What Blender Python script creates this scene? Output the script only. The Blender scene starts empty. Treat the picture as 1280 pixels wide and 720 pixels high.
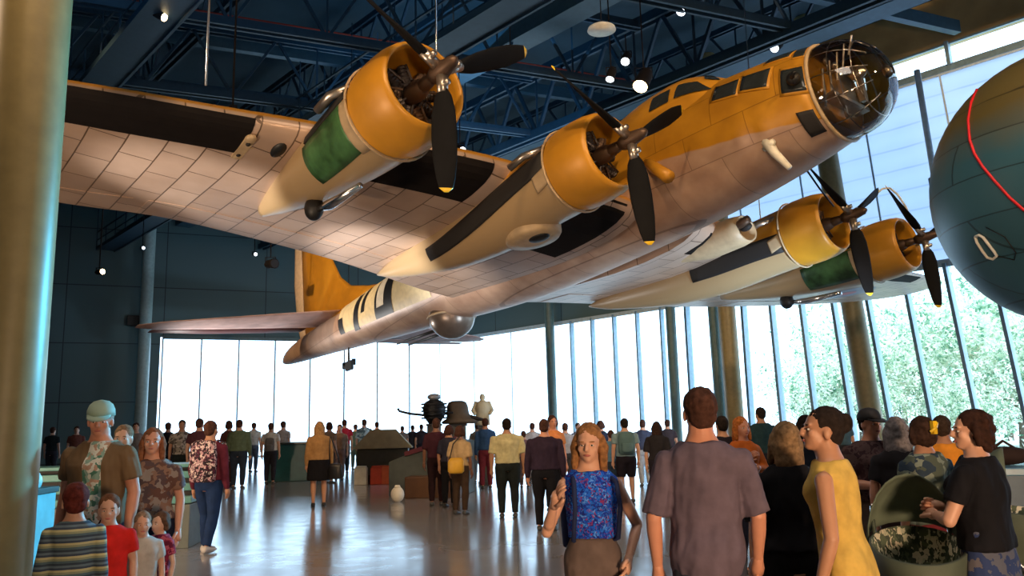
import bpy, bmesh, math, random
from mathutils import Vector, Matrix, noise
from math import sin, cos, pi, radians, sqrt, atan2
random.seed(7)
R = random.random
SC = bpy.context.scene
COL = SC.collection
# ------------------------------------------------------------------ camera
CAMW = Matrix(((0.9996994490834297, -0.024515535937177865, 0.0),
               (0.00408310205907191, 0.16650155597110292, 0.9860327378625807),
               (-0.02417312102030398, -0.9857363848194479, 0.16655161311110976)))
FPX = 1012.69
EYE = Vector((0, 0, 1.6))
cam_d = bpy.data.cameras.new('camera'); cam = bpy.data.objects.new('camera', cam_d); COL.objects.link(cam)
cam_d.sensor_width = 36; cam_d.lens = FPX / 1280 * 36; cam_d.clip_end = 500; cam_d.clip_start = .05
m3 = Matrix((CAMW.col[0], -CAMW.col[1], -CAMW.col[2])).transposed()
cam.matrix_world = Matrix.Translation(EYE) @ m3.to_4x4()
SC.camera = cam
def ray(u, v): return CAMW @ Vector(((u - 640) / FPX, (v - 360) / FPX, 1))
def ground(u, v, z=0):
    d = ray(u, v); return EYE + d * ((z - EYE.z) / d.z)
def at(u, v, Y):
    d = ray(u, v); return EYE + d * (Y / d.y)
# ------------------------------------------------------------------ materials
MATS = {}
def nodes_of(m):
    m.use_nodes = True; nt = m.node_tree; nt.nodes.clear(); return nt
def newmat(name):
    m = bpy.data.materials.new(name); nt = nodes_of(m)
    out = nt.nodes.new('ShaderNodeOutputMaterial'); b = nt.nodes.new('ShaderNodeBsdfPrincipled')
    nt.links.new(b.outputs[0], out.inputs[0]); return m, nt, b, out
def c4(c): return (c[0], c[1], c[2], 1)
def N(nt, t, **kw):
    n = nt.nodes.new('ShaderNode' + t)
    for k, v in kw.items():
        if k in n.inputs: n.inputs[k].default_value = v
        else: setattr(n, k, v)
    return n
def coord(nt, scale=(1, 1, 1), loc=(0, 0, 0), rot=(0, 0, 0)):
    tc = nt.nodes.new('ShaderNodeTexCoord'); mp = nt.nodes.new('ShaderNodeMapping')
    mp.inputs['Scale'].default_value = scale; mp.inputs['Location'].default_value = loc; mp.inputs['Rotation'].default_value = rot
    nt.links.new(tc.outputs['Object'], mp.inputs[0]); return mp.outputs[0]
def ramp(nt, fac, stops, interp='LINEAR'):
    r = nt.nodes.new('ShaderNodeValToRGB'); r.color_ramp.interpolation = interp
    e = r.color_ramp.elements
    while len(e) < len(stops): e.new(0.5)
    for i, (p, c) in enumerate(stops): e[i].position = p; e[i].color = c4(c)
    nt.links.new(fac, r.inputs[0]); return r.outputs[0]
def mixc(nt, fac, a, b):
    m = nt.nodes.new('ShaderNodeMix'); m.data_type = 'RGBA'
    if hasattr(fac, 'is_output'): nt.links.new(fac, m.inputs[0])
    else: m.inputs[0].default_value = fac
    for s, i in ((a, 6), (b, 7)):
        if hasattr(s, 'is_output'): nt.links.new(s, m.inputs[i])
        else: m.inputs[i].default_value = c4(s)
    return m.outputs[2]
def plain(name, col, rough=.6, metal=0., var=.12, scale=6., bump=0., emis=None, estr=0.):
    key = (name,)
    if key in MATS: return MATS[key]
    m, nt, b, o = newmat(name)
    v = coord(nt)
    n = N(nt, 'TexNoise', Scale=scale, Detail=3.); nt.links.new(v, n.inputs['Vector'])
    lo = [max(0, x * (1 - var)) for x in col]; hi = [min(1, x * (1 + var)) for x in col]
    nt.links.new(ramp(nt, n.outputs[0], [(.3, lo), (.7, hi)]), b.inputs['Base Color'])
    b.inputs['Roughness'].default_value = rough; b.inputs['Metallic'].default_value = metal
    if rough >= .8: b.inputs['Specular IOR Level'].default_value = .15
    if bump:
        bp = N(nt, 'Bump', Strength=bump, Distance=.02); nt.links.new(n.outputs[0], bp.inputs['Height']); nt.links.new(bp.outputs[0], b.inputs['Normal'])
    if emis: b.inputs['Emission Color'].default_value = c4(emis); b.inputs['Emission Strength'].default_value = estr
    MATS[key] = m; return m
def patterned(name, cols, scale=22., kind='voronoi', rough=.8):
    key = (name,)
    if key in MATS: return MATS[key]
    m, nt, b, o = newmat(name); v = coord(nt)
    if kind == 'voronoi':
        nz = N(nt, 'TexNoise', Scale=scale * .6, Detail=2.); nt.links.new(v, nz.inputs['Vector'])
        va = nt.nodes.new('ShaderNodeVectorMath'); va.operation = 'MULTIPLY_ADD'; nt.links.new(nz.outputs['Color'], va.inputs[0]); va.inputs[1].default_value = (.12, .12, .12); nt.links.new(v, va.inputs[2])
        t = N(nt, 'TexVoronoi', Scale=scale); nt.links.new(va.outputs[0], t.inputs['Vector']); sp = nt.nodes.new('ShaderNodeSeparateColor'); nt.links.new(t.outputs['Color'], sp.inputs[0]); f = sp.outputs[0]
    elif kind == 'noise':
        t = N(nt, 'TexNoise', Scale=scale, Detail=4.); nt.links.new(v, t.inputs['Vector'])
        mr = N(nt, 'MapRange'); mr.inputs[1].default_value = .3; mr.inputs[2].default_value = .7; nt.links.new(t.outputs[0], mr.inputs[0]); f = mr.outputs[0]
    else:  # horizontal stripes
        sp = nt.nodes.new('ShaderNodeSeparateXYZ'); nt.links.new(v, sp.inputs[0])
        mu = N(nt, 'Math', operation='MULTIPLY'); nt.links.new(sp.outputs[2], mu.inputs[0]); mu.inputs[1].default_value = scale
        fr = N(nt, 'Math', operation='FRACT'); nt.links.new(mu.outputs[0], fr.inputs[0]); f = fr.outputs[0]
    k = len(cols)
    nt.links.new(ramp(nt, f, [(i / k, c) for i, c in enumerate(cols)], 'CONSTANT'), b.inputs['Base Color'])
    b.inputs['Roughness'].default_value = rough; b.inputs['Specular IOR Level'].default_value = .15
    MATS[key] = m; return m
# ------------------------------------------------------------------ object helpers
def link_mesh(name, me, mat=None, parent=None, loc=None, smooth=True):
    o = bpy.data.objects.new(name, me); COL.objects.link(o)
    if mat is not None:
        for mm in (mat if isinstance(mat, (list, tuple)) else [mat]): me.materials.append(mm)
    if parent is not None: o.parent = parent
    if loc is not None: o.location = loc
    if smooth and len(me.polygons): me.polygons.foreach_set('use_smooth', [True] * len(me.polygons))
    return o
def tag(o, label, cat, group=None):
    o['label'] = label; o['category'] = cat
    if group: o['group'] = group
    return o
def struct(o): o['kind'] = 'structure'; return o
def empty(name, loc=(0, 0, 0), rz=0., parent=None):
    o = bpy.data.objects.new(name, None); COL.objects.link(o); o.location = loc; o.rotation_euler = (0, 0, rz)
    o.empty_display_size = .2
    if parent is not None: o.parent = parent
    return o
class MB:
    """collects vertices and faces of one mesh"""
    def __init__(s): s.v = []; s.f = []; s.mi = []
    def add(s, vs, fs, mi=0):
        k = len(s.v); s.v += [tuple(x) for x in vs]; s.f += [tuple(i + k for i in f) for f in fs]; s.mi += [mi] * len(fs); return s
    def box(s, c, d, rot=None, mi=0, taper=1.):
        vs = []
        for z in (-.5, .5):
            t = taper if z > 0 else 1.
            for x, y in ((-.5, -.5), (.5, -.5), (.5, .5), (-.5, .5)): vs.append(Vector((x * d[0] * t, y * d[1] * t, z * d[2])))
        if rot is not None: vs = [rot @ v for v in vs]
        vs = [v + Vector(c) for v in vs]
        return s.add(vs, [(3, 2, 1, 0), (4, 5, 6, 7), (0, 1, 5, 4), (1, 2, 6, 5), (2, 3, 7, 6), (3, 0, 4, 7)], mi)
    def beam(s, a, b, w, h=None, mi=0, up=(0, 0, 1)):
        a = Vector(a); b = Vector(b); h = h or w; d = (b - a); L = d.length
        if L < 1e-6: return s
        d.normalize(); u = Vector(up)
        if abs(d.dot(u)) > .98: u = Vector((1, 0, 0))
        x = d.cross(u).normalized(); y = x.cross(d).normalized()
        vs = []
        for p in (a, b):
            for i, j in ((-.5, -.5), (.5, -.5), (.5, .5), (-.5, .5)): vs.append(p + x * i * w + y * j * h)
        return s.add(vs, [(3, 2, 1, 0), (4, 5, 6, 7), (0, 1, 5, 4), (1, 2, 6, 5), (2, 3, 7, 6), (3, 0, 4, 7)], mi)
    def loft(s, rings, cap=True, mi=0, closed=True):
        k = len(s.v); n = len(rings[0])
        for r in rings: s.v += [tuple(p) for p in r]
        for i in range(len(rings) - 1):
            for j in range(n if closed else n - 1):
                a = k + i * n + j; b = k + i * n + (j + 1) % n
                s.f.append((a, b, b + n, a + n)); s.mi.append(mi)
        if cap and closed:
            s.f.append(tuple(k + j for j in reversed(range(n)))); s.mi.append(mi)
            q = k + (len(rings) - 1) * n
            s.f.append(tuple(q + j for j in range(n))); s.mi.append(mi)
        return s
    def tube(s, pts, rad, n=10, mi=0, cap=True, sx=1., sy=1.):
        pts = [Vector(p) for p in pts]
        if not hasattr(rad, '__len__'): rad = [rad] * len(pts)
        rings = []; prev = None
        for i, p in enumerate(pts):
            a = pts[max(i - 1, 0)]; b = pts[min(i + 1, len(pts) - 1)]; d = (b - a)
            if d.length < 1e-7: d = Vector((0, 0, 1))
            d.normalize()
            if prev is None:
                u = Vector((0, 1, 0)) if abs(d.y) < .9 else Vector((1, 0, 0))
            else: u = prev
            x = (u - d * u.dot(d))
            if x.length < 1e-5: x = Vector((1, 0, 0)) - d * d.x
            x.normalize(); y = d.cross(x); prev = x
            rings.append([p + x * cos(t) * rad[i] * sx + y * sin(t) * rad[i] * sy for t in (2 * pi * j / n for j in range(n))])
        return s.loft(rings, cap, mi)
    def ell(s, c, r, nu=16, nv=10, mi=0, rot=None):
        rings = []
        for i in range(nv + 1):
            ph = -pi / 2 + pi * (i + .001) / (nv + .002)
            ring = []
            for j in range(nu):
                t = 2 * pi * j / nu
                p = Vector((r[0] * cos(ph) * cos(t), r[1] * cos(ph) * sin(t), r[2] * sin(ph)))
                if rot is not None: p = rot @ p
                ring.append(p + Vector(c))
            rings.append(ring)
        return s.loft(rings, True, mi)
    def mesh(s, name='mesh'):
        me = bpy.data.meshes.new(name); me.from_pydata(s.v, [], s.f)
        if any(s.mi): me.polygons.foreach_set('material_index', s.mi)
        me.update(); return me
    def build(s, name, mat, parent=None, loc=None, smooth=False, fix=True):
        me = s.mesh(name)
        if fix:
            bm = bmesh.new(); bm.from_mesh(me); bmesh.ops.recalc_face_normals(bm, faces=bm.faces); bm.to_mesh(me); bm.free()
        return link_mesh(name, me, mat, parent, loc, smooth)
def bevel(o, w=.01, seg=2):
    md = o.modifiers.new('bevel', 'BEVEL'); md.width = w; md.segments = seg; md.limit_method = 'ANGLE'; return o
def autosmooth(o, ang=40):
    me = o.data; me.polygons.foreach_set('use_smooth', [True] * len(me.polygons))
    bm = bmesh.new(); bm.from_mesh(me); a = radians(ang)
    for e in bm.edges:
        e.smooth = not (len(e.link_faces) == 2 and e.calc_face_angle(0) > a)
    bm.to_mesh(me); bm.free(); return o
def interp(tab, x):
    if x <= tab[0][0]: return list(tab[0][1:])
    for a, b in zip(tab, tab[1:]):
        if x <= b[0]:
            t = (x - a[0]) / (b[0] - a[0]); return [p + (q - p) * t for p, q in zip(a[1:], b[1:])]
    return list(tab[-1][1:])
def sinterp(tab, x):
    """catmull-rom through a table of rows (x, ...)"""
    n = len(tab)
    if x <= tab[0][0]: return list(tab[0][1:])
    if x >= tab[-1][0]: return list(tab[-1][1:])
    for i in range(n - 1):
        if x <= tab[i + 1][0]: break
    p0 = tab[max(i - 1, 0)]; p1 = tab[i]; p2 = tab[i + 1]; p3 = tab[min(i + 2, n - 1)]
    h = p2[0] - p1[0]; t = (x - p1[0]) / h; out = []
    for k in range(1, len(p1)):
        m1 = (p2[k] - p0[k]) / (p2[0] - p0[0]) * h; m2 = (p3[k] - p1[k]) / (p3[0] - p1[0]) * h
        out.append((2*t**3-3*t*t+1)*p1[k] + (t**3-2*t*t+t)*m1 + (-2*t**3+3*t*t)*p2[k] + (t**3-t*t)*m2)
    return out
# ================================================================== THE BOMBER
PM = Matrix(((-0.631924740000654, -0.7725811186480818, -0.06155922419577091),
             (0.7624370274651181, -0.6339531079857771, 0.12958871874252323),
             (-0.1391434587943727, 0.034955285489504884, 0.9896551045142374)))
PT = Vector((6.638172169988157, 12.483179228555352, 7.380734898902846))
plane = empty('bomber_airplane'); plane.matrix_world = Matrix.Translation(PT) @ PM.to_4x4()
tag(plane, 'four-engined bomber with orange-olive top and clear nose hanging above the crowd', 'airplane')
def mat_fuselage():
    m, nt, b, o = newmat('olive_over_grey_paint'); v = coord(nt)
    sp = nt.nodes.new('ShaderNodeSeparateXYZ'); nt.links.new(v, sp.inputs[0])
    nz = N(nt, 'TexNoise', Scale=1.6, Detail=4.); nt.links.new(v, nz.inputs['Vector'])
    # demarcation height falls towards the nose
    fx = N(nt, 'Math', operation='DIVIDE'); nt.links.new(sp.outputs[0], fx.inputs[0]); fx.inputs[1].default_value = 25.
    fcv = nt.nodes.new('ShaderNodeFloatCurve'); nt.links.new(fx.outputs[0], fcv.inputs['Value']); cv = fcv.mapping.curves[0]
    PTS = [(0, -.85), (1.1, -.68), (3.5, -.34), (5.5, -.12), (9, -.05), (13, .1), (18, .5), (21, .75), (22.4, 1.1), (25, 1.19)]
    cv.points[0].location = (0, (PTS[0][1] + 1)/2.2); cv.points[1].location = (1, (PTS[-1][1] + 1)/2.2)
    for x_, y_ in PTS[1:-1]: cv.points.new(x_/25, (y_ + 1)/2.2)
    fcv.mapping.update()
    fm = N(nt, 'Math', operation='MULTIPLY_ADD'); nt.links.new(fcv.outputs[0], fm.inputs[0]); fm.inputs[1].default_value = 2.2; fm.inputs[2].default_value = -1.
    a = N(nt, 'Math', operation='SUBTRACT'); nt.links.new(sp.outputs[2], a.inputs[0]); nt.links.new(fm.outputs[0], a.inputs[1])
    a2 = N(nt, 'Math', operation='MULTIPLY_ADD'); nt.links.new(nz.outputs[0], a2.inputs[0]); a2.inputs[1].default_value = .12; nt.links.new(a.outputs[0], a2.inputs[2])
    mr = N(nt, 'MapRange'); nt.links.new(a2.outputs[0], mr.inputs[0]); mr.inputs[1].default_value = .05; mr.inputs[2].default_value = .08
    oc = ramp(nt, nz.outputs[0], [(.35, (.40, .175, .010)), (.65, (.54, .25, .015))])
    gc = ramp(nt, nz.outputs[0], [(.35, (.36, .22, .155)), (.65, (.50, .335, .24))])
    c = mixc(nt, mr.outputs[0], gc, oc)
    # panel seams
    br = N(nt, 'TexBrick', Scale=1.); br.offset = .5
    br.inputs['Color1'].default_value = (1, 1, 1, 1); br.inputs['Color2'].default_value = (.86, .86, .86, 1); br.inputs['Mortar'].default_value = (.45, .42, .4, 1)
    br.inputs['Mortar Size'].default_value = .008; br.inputs['Brick Width'].default_value = 1.3; br.inputs['Row Height'].default_value = .62
    cx = nt.nodes.new('ShaderNodeCombineXYZ'); nt.links.new(sp.outputs[0], cx.inputs[0]); nt.links.new(sp.outputs[2], cx.inputs[1]); nt.links.new(cx.outputs[0], br.inputs['Vector'])
    mu = nt.nodes.new('ShaderNodeMix'); mu.data_type = 'RGBA'; mu.blend_type = 'MULTIPLY'; mu.inputs[0].default_value = .8
    nt.links.new(c, mu.inputs[6]); nt.links.new(br.outputs[0], mu.inputs[7]); nt.links.new(mu.outputs[2], b.inputs['Base Color'])
    b.inputs['Roughness'].default_value = .42; b.inputs['Metallic'].default_value = .1; b.inputs['Specular IOR Level'].default_value = .5
    return m
def mat_wing(name, c1, c2, mortar):
    m, nt, b, o = newmat(name); v = coord(nt)
    br = N(nt, 'TexBrick', Scale=1.); br.offset = .5
    br.inputs['Color1'].default_value = c4(c1); br.inputs['Color2'].default_value = c4(c2); br.inputs['Mortar'].default_value = c4(mortar)
    br.inputs['Mortar Size'].default_value = .012; br.inputs['Brick Width'].default_value = .95; br.inputs['Row Height'].default_value = .55
    nt.links.new(v, br.inputs['Vector'])
    nz = N(nt, 'TexNoise', Scale=1.2, Detail=4.); nt.links.new(v, nz.inputs['Vector'])
    mu = nt.nodes.new('ShaderNodeMix'); mu.data_type = 'RGBA'; mu.blend_type = 'MULTIPLY'; mu.inputs[0].default_value = .6
    nt.links.new(br.outputs[0], mu.inputs[6]); nt.links.new(ramp(nt, nz.outputs[0], [(.3, (.7, .66, .62)), (.7, (1, 1, 1))]), mu.inputs[7]); nt.links.new(mu.outputs[2], b.inputs['Base Color'])
    bp = N(nt, 'Bump', Strength=.25, Distance=.01); nt.links.new(br.outputs['Fac'], bp.inputs['Height']); bp.invert = True; nt.links.new(bp.outputs[0], b.inputs['Normal'])
    b.inputs['Roughness'].default_value = .36; b.inputs['Metallic'].default_value = .25
    return m
M_fus = mat_fuselage()
M_wing = mat_wing('grey_wing_underside_paint', (.48, .34, .26), (.58, .43, .34), (.14, .09, .06))
M_olive = plain('orange_olive_paint', (.55, .25, .018), .42, .05, .15, 1.5)
M_green = plain('green_primer', (.05, .14, .05), .4, .2, .7, 2.5)
M_blackrub = plain('black_rubber', (.008, .006, .006), .8)
M_black = plain('black_paint', (.006, .006, .007), .5)
M_blade = plain('black_blade_paint', (.006, .006, .007), .82)
M_metal = plain('bare_engine_metal', (.55, .48, .42), .3, .9)
M_bronze = plain('bronze_engine_metal', (.10, .06, .04), .5, .6)
M_cyl = plain('dark_cylinder_metal', (.07, .06, .06), .4, .6)
M_dark = plain('dark_interior', (.012, .010, .010), .7)
M_yellow = plain('yellow_tip_paint', (.85, .55, .02), .4)
M_winglass = plain('dark_plexiglass', (.025, .03, .032), .08)
M_white = plain('aged_white_paint', (.75, .72, .62), .5)
M_steel = plain('polished_steel', (.7, .72, .75), .18, 1.)
M_tan = plain('tan_primer', (.45, .33, .2), .5)
def glassy(name, tint, refl=1.45, tr=.92):
    m = bpy.data.materials.new(name); nt = nodes_of(m)
    out = nt.nodes.new('ShaderNodeOutputMaterial'); mx = nt.nodes.new('ShaderNodeMixShader')
    t = N(nt, 'BsdfTransparent'); t.inputs[0].default_value = c4([x * tr for x in tint])
    g = N(nt, 'BsdfGlossy', Roughness=.04); f = N(nt, 'Fresnel', IOR=refl)
    nt.links.new(f.outputs[0], mx.inputs[0]); nt.links.new(t.outputs[0], mx.inputs[1]); nt.links.new(g.outputs[0], mx.inputs[2]); nt.links.new(mx.outputs[0], out.inputs[0])
    return m
M_plexi = glassy('clear_nose_plexiglass', (.78, .76, .7), 1.9)
FT = [  # x aft, half width, top z, bottom z
 (1.35, .86, .93, -.86), (1.9, .94, 1.06, -.96), (2.6, 1.02, 1.16, -1.06), (3.3, 1.08, 1.24, -1.14), (4.2, 1.13, 1.3, -1.22),
 (6, 1.17, 1.36, -1.30), (9, 1.18, 1.36, -1.34), (11, 1.15, 1.30, -1.24), (13, 1.04, 1.22, -1.05), (15, .94, 1.12, -.85), (17, .82, 1.02, -.66),
 (19, .68, .92, -.46), (21, .50, .82, -.26), (22.6, .38, .72, -.12), (23.6, .28, .6, -.02), (24.2, .16, .46, .06), (24.5, .05, .32, .16)]
NS = 44
def fus_pt(x, th, off=0.):   # th: 0 = right (+y), pi/2 = top
    w, t, bt = sinterp(FT, x); zc = (t + bt) / 2; h = (t - bt) / 2
    e = .92
    cy = abs(cos(th)) ** e * (1 if cos(th) >= 0 else -1); sz = abs(sin(th)) ** e * (1 if sin(th) >= 0 else -1)
    return Vector((x, (w + off) * cy, zc + (h + off) * sz))
def th_at(x, z, right=True):
    w, t, bt = sinterp(FT, x); zc = (t + bt) / 2; h = (t - bt) / 2
    s = max(-1, min(1, (z - zc) / h)); s = abs(s) ** (1 / .92) * (1 if s >= 0 else -1)
    a = math.asin(s); return a if right else pi - a
b = MB(); xs = [1.35 + i * .25 for i in range(92)] + [24.3, 24.4, 24.5]
b.loft([[fus_pt(x, 2 * pi * j / NS) for j in range(NS)] for x in xs])
fus = b.build('fuselage', M_fus, plane, smooth=True)
def patch(name, mat, corners, off=.012, nu=6, nv=6, right=True, parent=None, thick=.012):
    """a curved plate lying on the fuselage side; corners (x,z) in order"""
    P = corners; b = MB(); lay = []
    for o_ in (off, off - thick):
        g = []
        for i in range(nu + 1):
            for j in range(nv + 1):
                u = i / nu; v = j / nv
                x = (P[0][0]*(1-u)+P[1][0]*u)*(1-v) + (P[3][0]*(1-u)+P[2][0]*u)*v
                z = (P[0][1]*(1-u)+P[1][1]*u)*(1-v) + (P[3][1]*(1-u)+P[2][1]*u)*v
                g.append(fus_pt(x, th_at(x, z, right), o_))
        lay.append(g)
    n = nv + 1; fs = []
    for i in range(nu):
        for j in range(nv): a = i*n+j; fs.append((a, a+1, a+n+1, a+n))
    b.add(lay[0] + lay[1], fs + [tuple(k + len(lay[0]) for k in reversed(f)) for f in fs])
    L = len(lay[0]); edge = [i*n for i in range(nu+1)] + [nu*n+j for j in range(1, n)] + [i*n+nv for i in range(nu-1, -1, -1)] + [j for j in range(nv-1, 0, -1)]
    b.f += [(edge[k], edge[(k+1) % len(edge)], edge[(k+1) % len(edge)] + L, edge[k] + L) for k in range(len(edge))]; b.mi = [0] * len(b.f)
    return b.build(name, mat, parent or plane, smooth=True)
def window(corners, right=True, fr=.035):
    cx = sum(c[0] for c in corners) / 4; cz = sum(c[1] for c in corners) / 4
    big = [(cx + (c[0]-cx)*(1+fr*2/.4), cz + (c[1]-cz)*(1+fr*2/.3)) for c in corners]
    w = patch('window_frame', M_olive, big, .014, right=right); patch('window_pane', M_winglass, corners, .022, right=right, parent=w)
wins = [[(3.13,.78),(2.63,.70),(2.68,.38),(3.18,.48)], [(2.56,.71),(2.0,.60),(2.08,.24),(2.59,.40)], [(2.12,.98),(1.66,.90),(1.70,.72),(2.14,.80)],
        [(1.80,.42),(1.42,.32),(1.42,-.14),(1.84,-.02)]]
for w_ in wins: window(w_)
for w_ in wins[:3]: window(w_, right=False)
window([(1.60,.84),(1.40,.80),(1.40,.56),(1.60,.62)])
patch('chin_window', M_dark, [(1.72, -.42), (1.44, -.46), (1.44, -.78), (1.70, -.80)], .02)
# cheek gun in the side window
b = MB(); b.tube([(1.7, .85, .1), (1.5, 1.12, .08), (1.35, 1.3, .03)], [.05, .04, .03]); b.ell((1.55, 1.0, .1), (.12, .12, .12)); b.build('cheek_gun', M_black, plane, smooth=True)
# clear nose cone with its frame, and the ring that carries it
def nose_pt(t, th, k=1.):
    x = 1.35 - t * 1.0; r = k * .87 * (1 - t ** 2.3) ** .5
    return Vector((x, r * cos(th), .035 + r * sin(th) * 1.03 - .08 * t))
b = MB(); b.loft([[nose_pt(t, 2*pi*j/32) for j in range(32)] for t in (0, .12, .25, .4, .55, .68, .8, .9, .96, .99, .999)], cap=False)
nose = b.build('nose_cone', M_plexi, plane, smooth=True)
b = MB()
for k in range(12):
    th = 2*pi*k/12; b.tube([nose_pt(t, th, .985) for t in (0, .15, .3, .45, .6, .72, .84)], .010, 6)
for t in (.33, .66): b.tube([nose_pt(t, 2*pi*j/28, .985) for j in range(29)], .010, 6)
b.ell(nose_pt(.93, 0, .0), (.07, .12, .12)); b.build('nose_frame', M_metal, nose, smooth=True)
b = MB(); b.tube([(1.36, .885*cos(2*pi*j/40), .035+.91*sin(2*pi*j/40)) for j in range(41)], .035, 8); b.build('nose_ring', M_tan, plane, smooth=True)
b = MB()
b.beam((1.25, -.6, -.25), (1.25, .6, -.25), .3, .06); b.beam((.95, -.12, -.3), (.95, -.12, .2), .1); b.ell((.95, -.12, .25), (.16, .1, .12)); b.tube([(1.3, .3, .3), (.8, .25, .15)], .03)
for i in range(5): b.tube([(1.28 - .12*i, .62 - .05*i, -.45 + .2*i), (1.18 - .12*i, .66 - .07*i, .2 + .12*i)], .02)
for i in range(4): b.ell((1.2, -.4 + .27*i, .45), (.05, .07, .07))
b.beam((1.25, 0, -.5), (1.25, 0, .55), .05); b.build('bombsight', M_metal, nose, smooth=False)
b = MB(); b.loft([[(1.42, .84*cos(2*pi*j/24)*k, .84*sin(2*pi*j/24)*k) for j in range(24)] for k in (1., .01)], cap=False); b.build('nose_bulkhead', M_dark, nose)
# cockpit canopy
CT = [(2.95, .55, 1.10), (3.3, .78, 1.32), (3.7, .88, 1.58), (4.2, .92, 1.76), (5.0, .92, 1.78), (5.8, .84, 1.68), (6.6, .7, 1.52), (7.6, .4, 1.34)]
def can_pt(x, th, off=0.):
    w, t = sinterp(CT, x); return Vector((x, (w + off) * 1.12 * cos(th), .6 + (t - .6 + off) * sin(th)))
b = MB(); b.loft([[can_pt(x, pi * j / 20) for j in range(21)] for x in [2.95 + .155*i for i in range(31)]], cap=False, closed=False)
can = b.build('cockpit_canopy', M_olive, plane, smooth=True)
def cpatch(x0, x1, a0, a1, x0b=None, x1b=None):
    for sgn in (1, -1):
        b = MB(); L = []
        for o_ in (.02, -.01):
            for i in range(6):
                for j in range(6):
                    u = i/5; v = j/5; xa = x0 + (x1-x0)*u; xb = (x0b if x0b is not None else x0) + ((x1b if x1b is not None else x1) - (x0b if x0b is not None else x0))*u
                    a = a0 + (a1-a0)*v; a = a if sgn > 0 else pi - a
                    L.append(can_pt(xa*(1-v) + xb*v, a, o_))
        fs = [(i*6+j, i*6+j+1, i*6+j+7, i*6+j+6) for i in range(5) for j in range(5)]
        b.add(L, fs + [tuple(q+36 for q in reversed(f)) for f in fs]); b.build('canopy_pane', M_winglass, can, smooth=True)
cpatch(4.18, 4.68, .34, .68, 4.2, 4.66); cpatch(3.25, 4.05, .36, .72, 3.6, 4.03); cpatch(3.2, 3.5, .85, 1.3, 3.55, 3.7)
# ---------------------------------------------------------------- wings
RW = [(.9, 5.35, 11.95), (2, 5.38, 11.85), (4.5, 5.61, 11.35), (7, 6.25, 11.2), (8.5, 6.7, 11.25), (10.3, 7.22, 11.72), (13, 8.1, 11.95), (15, 8.9, 11.75), (15.8, 9.7, 11.2), (16.05, 10.3, 10.8)]
LW = [(.9, 5.35, 11.6), (2, 5.38, 11.5), (4.5, 5.6, 11.4), (7.5, 6.0, 11.3), (10.5, 6.3, 10.9), (13, 6.45, 10.4), (15.2, 6.6, 9.8), (16.6, 6.9, 9.2), (17.3, 7.3, 8.7), (17.55, 7.8, 8.3)]
AF = [(0, 0, 0), (.004, .018, -.012), (.02, .038, -.028), (.06, .062, -.044), (.13, .082, -.056), (.25, .098, -.062), (.4, .096, -.058), (.55, .080, -.046), (.7, .058, -.032), (.85, .032, -.017), (1, .004, -.003)]
def wing_pt(tab, sgn, y, s, low, off=0.):
    le, te = sinterp(tab, y); c = te - le; z0 = -.9 + .078 * y
    up, lo = interp(AF, s); k = 1. if y < 8 else 1 - .45 * (y - 8) / 8
    return Vector((le + s * c - (off if s < .01 else 0), sgn * y, z0 + (lo * k * c - off if low else up * k * c + off)))
def wing(tab, sgn, M):
    ys = [.9 + i * .45 for i in range(40)]; ys = [y for y in ys if y < tab[-1][0]] + [tab[-1][0]]
    S = [1, .85, .7, .55, .4, .25, .13, .06, .02, .004]
    rings = [[wing_pt(tab, sgn, y, s, False) for s in S] + [wing_pt(tab, sgn, y, 0, False)] + [wing_pt(tab, sgn, y, s, True) for s in reversed(S)] for y in ys]
    b = MB(); b.loft(rings); return b.build('wing', M, plane, smooth=False)
def mat_wing2():
    m = M_wing.copy(); m.name = 'wing_paint_olive_above'; nt = m.node_tree
    bs = [n for n in nt.nodes if n.type == 'BSDF_PRINCIPLED'][0]; src = bs.inputs['Base Color'].links[0].from_socket
    g = nt.nodes.new('ShaderNodeTexCoord'); sp = nt.nodes.new('ShaderNodeSeparateXYZ'); nt.links.new(g.outputs['Normal'], sp.inputs[0])
    mr = N(nt, 'MapRange'); nt.links.new(sp.outputs[2], mr.inputs[0]); mr.inputs[1].default_value = .35; mr.inputs[2].default_value = .5
    nt.links.new(mixc(nt, mr.outputs[0], src, (.55, .25, .018)), bs.inputs['Base Color']); return m
M_wing2 = mat_wing2()
wr = autosmooth(wing(RW, 1, M_wing2), 30); wl = autosmooth(wing(LW, -1, M_wing2), 30)
wl['label'] = 'left wing'; wr['label'] = 'right wing'
def wstrip(name, mat, tab, sgn, y0, y1, s0, s1, off, parent, low=True, n=16, m=7):
    b = MB(); L = []
    for o_ in (off, -.02):
        for i in range(n + 1):
            y = y0 + (y1 - y0) * i / n
            for j in range(m + 1): L.append(wing_pt(tab, sgn, y, s0 + (s1 - s0) * (j / m) ** 1.5, low, o_))
    q = m + 1; fs = [(i*q+j, i*q+j+1, i*q+j+q+1, i*q+j+q) for i in range(n) for j in range(m)]; K = (n+1)*q
    b.add(L, fs + [tuple(z + K for z in reversed(f)) for f in fs])
    e = [i*q for i in range(n+1)] + [n*q+j for j in range(1, q)] + [i*q+m for i in range(n-1, -1, -1)] + [j for j in range(m-1, 0, -1)]
    b.add([], []); b.f += [(e[k], e[(k+1) % len(e)], e[(k+1) % len(e)] + K, e[k] + K) for k in range(len(e))]; b.mi = [0]*len(b.f)
    return b.build(name, mat, parent, smooth=False)
wstrip('deicer_boot', M_blackrub, RW, 1, 8.35, 14.5, .0, .17, .012, wr)
wstrip('deicer_boot', M_blackrub, RW, 1, 4.4, 6.4, .0, .18, .012, wr)
wstrip('deicer_boot', M_blackrub, RW, 1, 1.25, 2.9, .0, .34, .012, wr)
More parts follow.
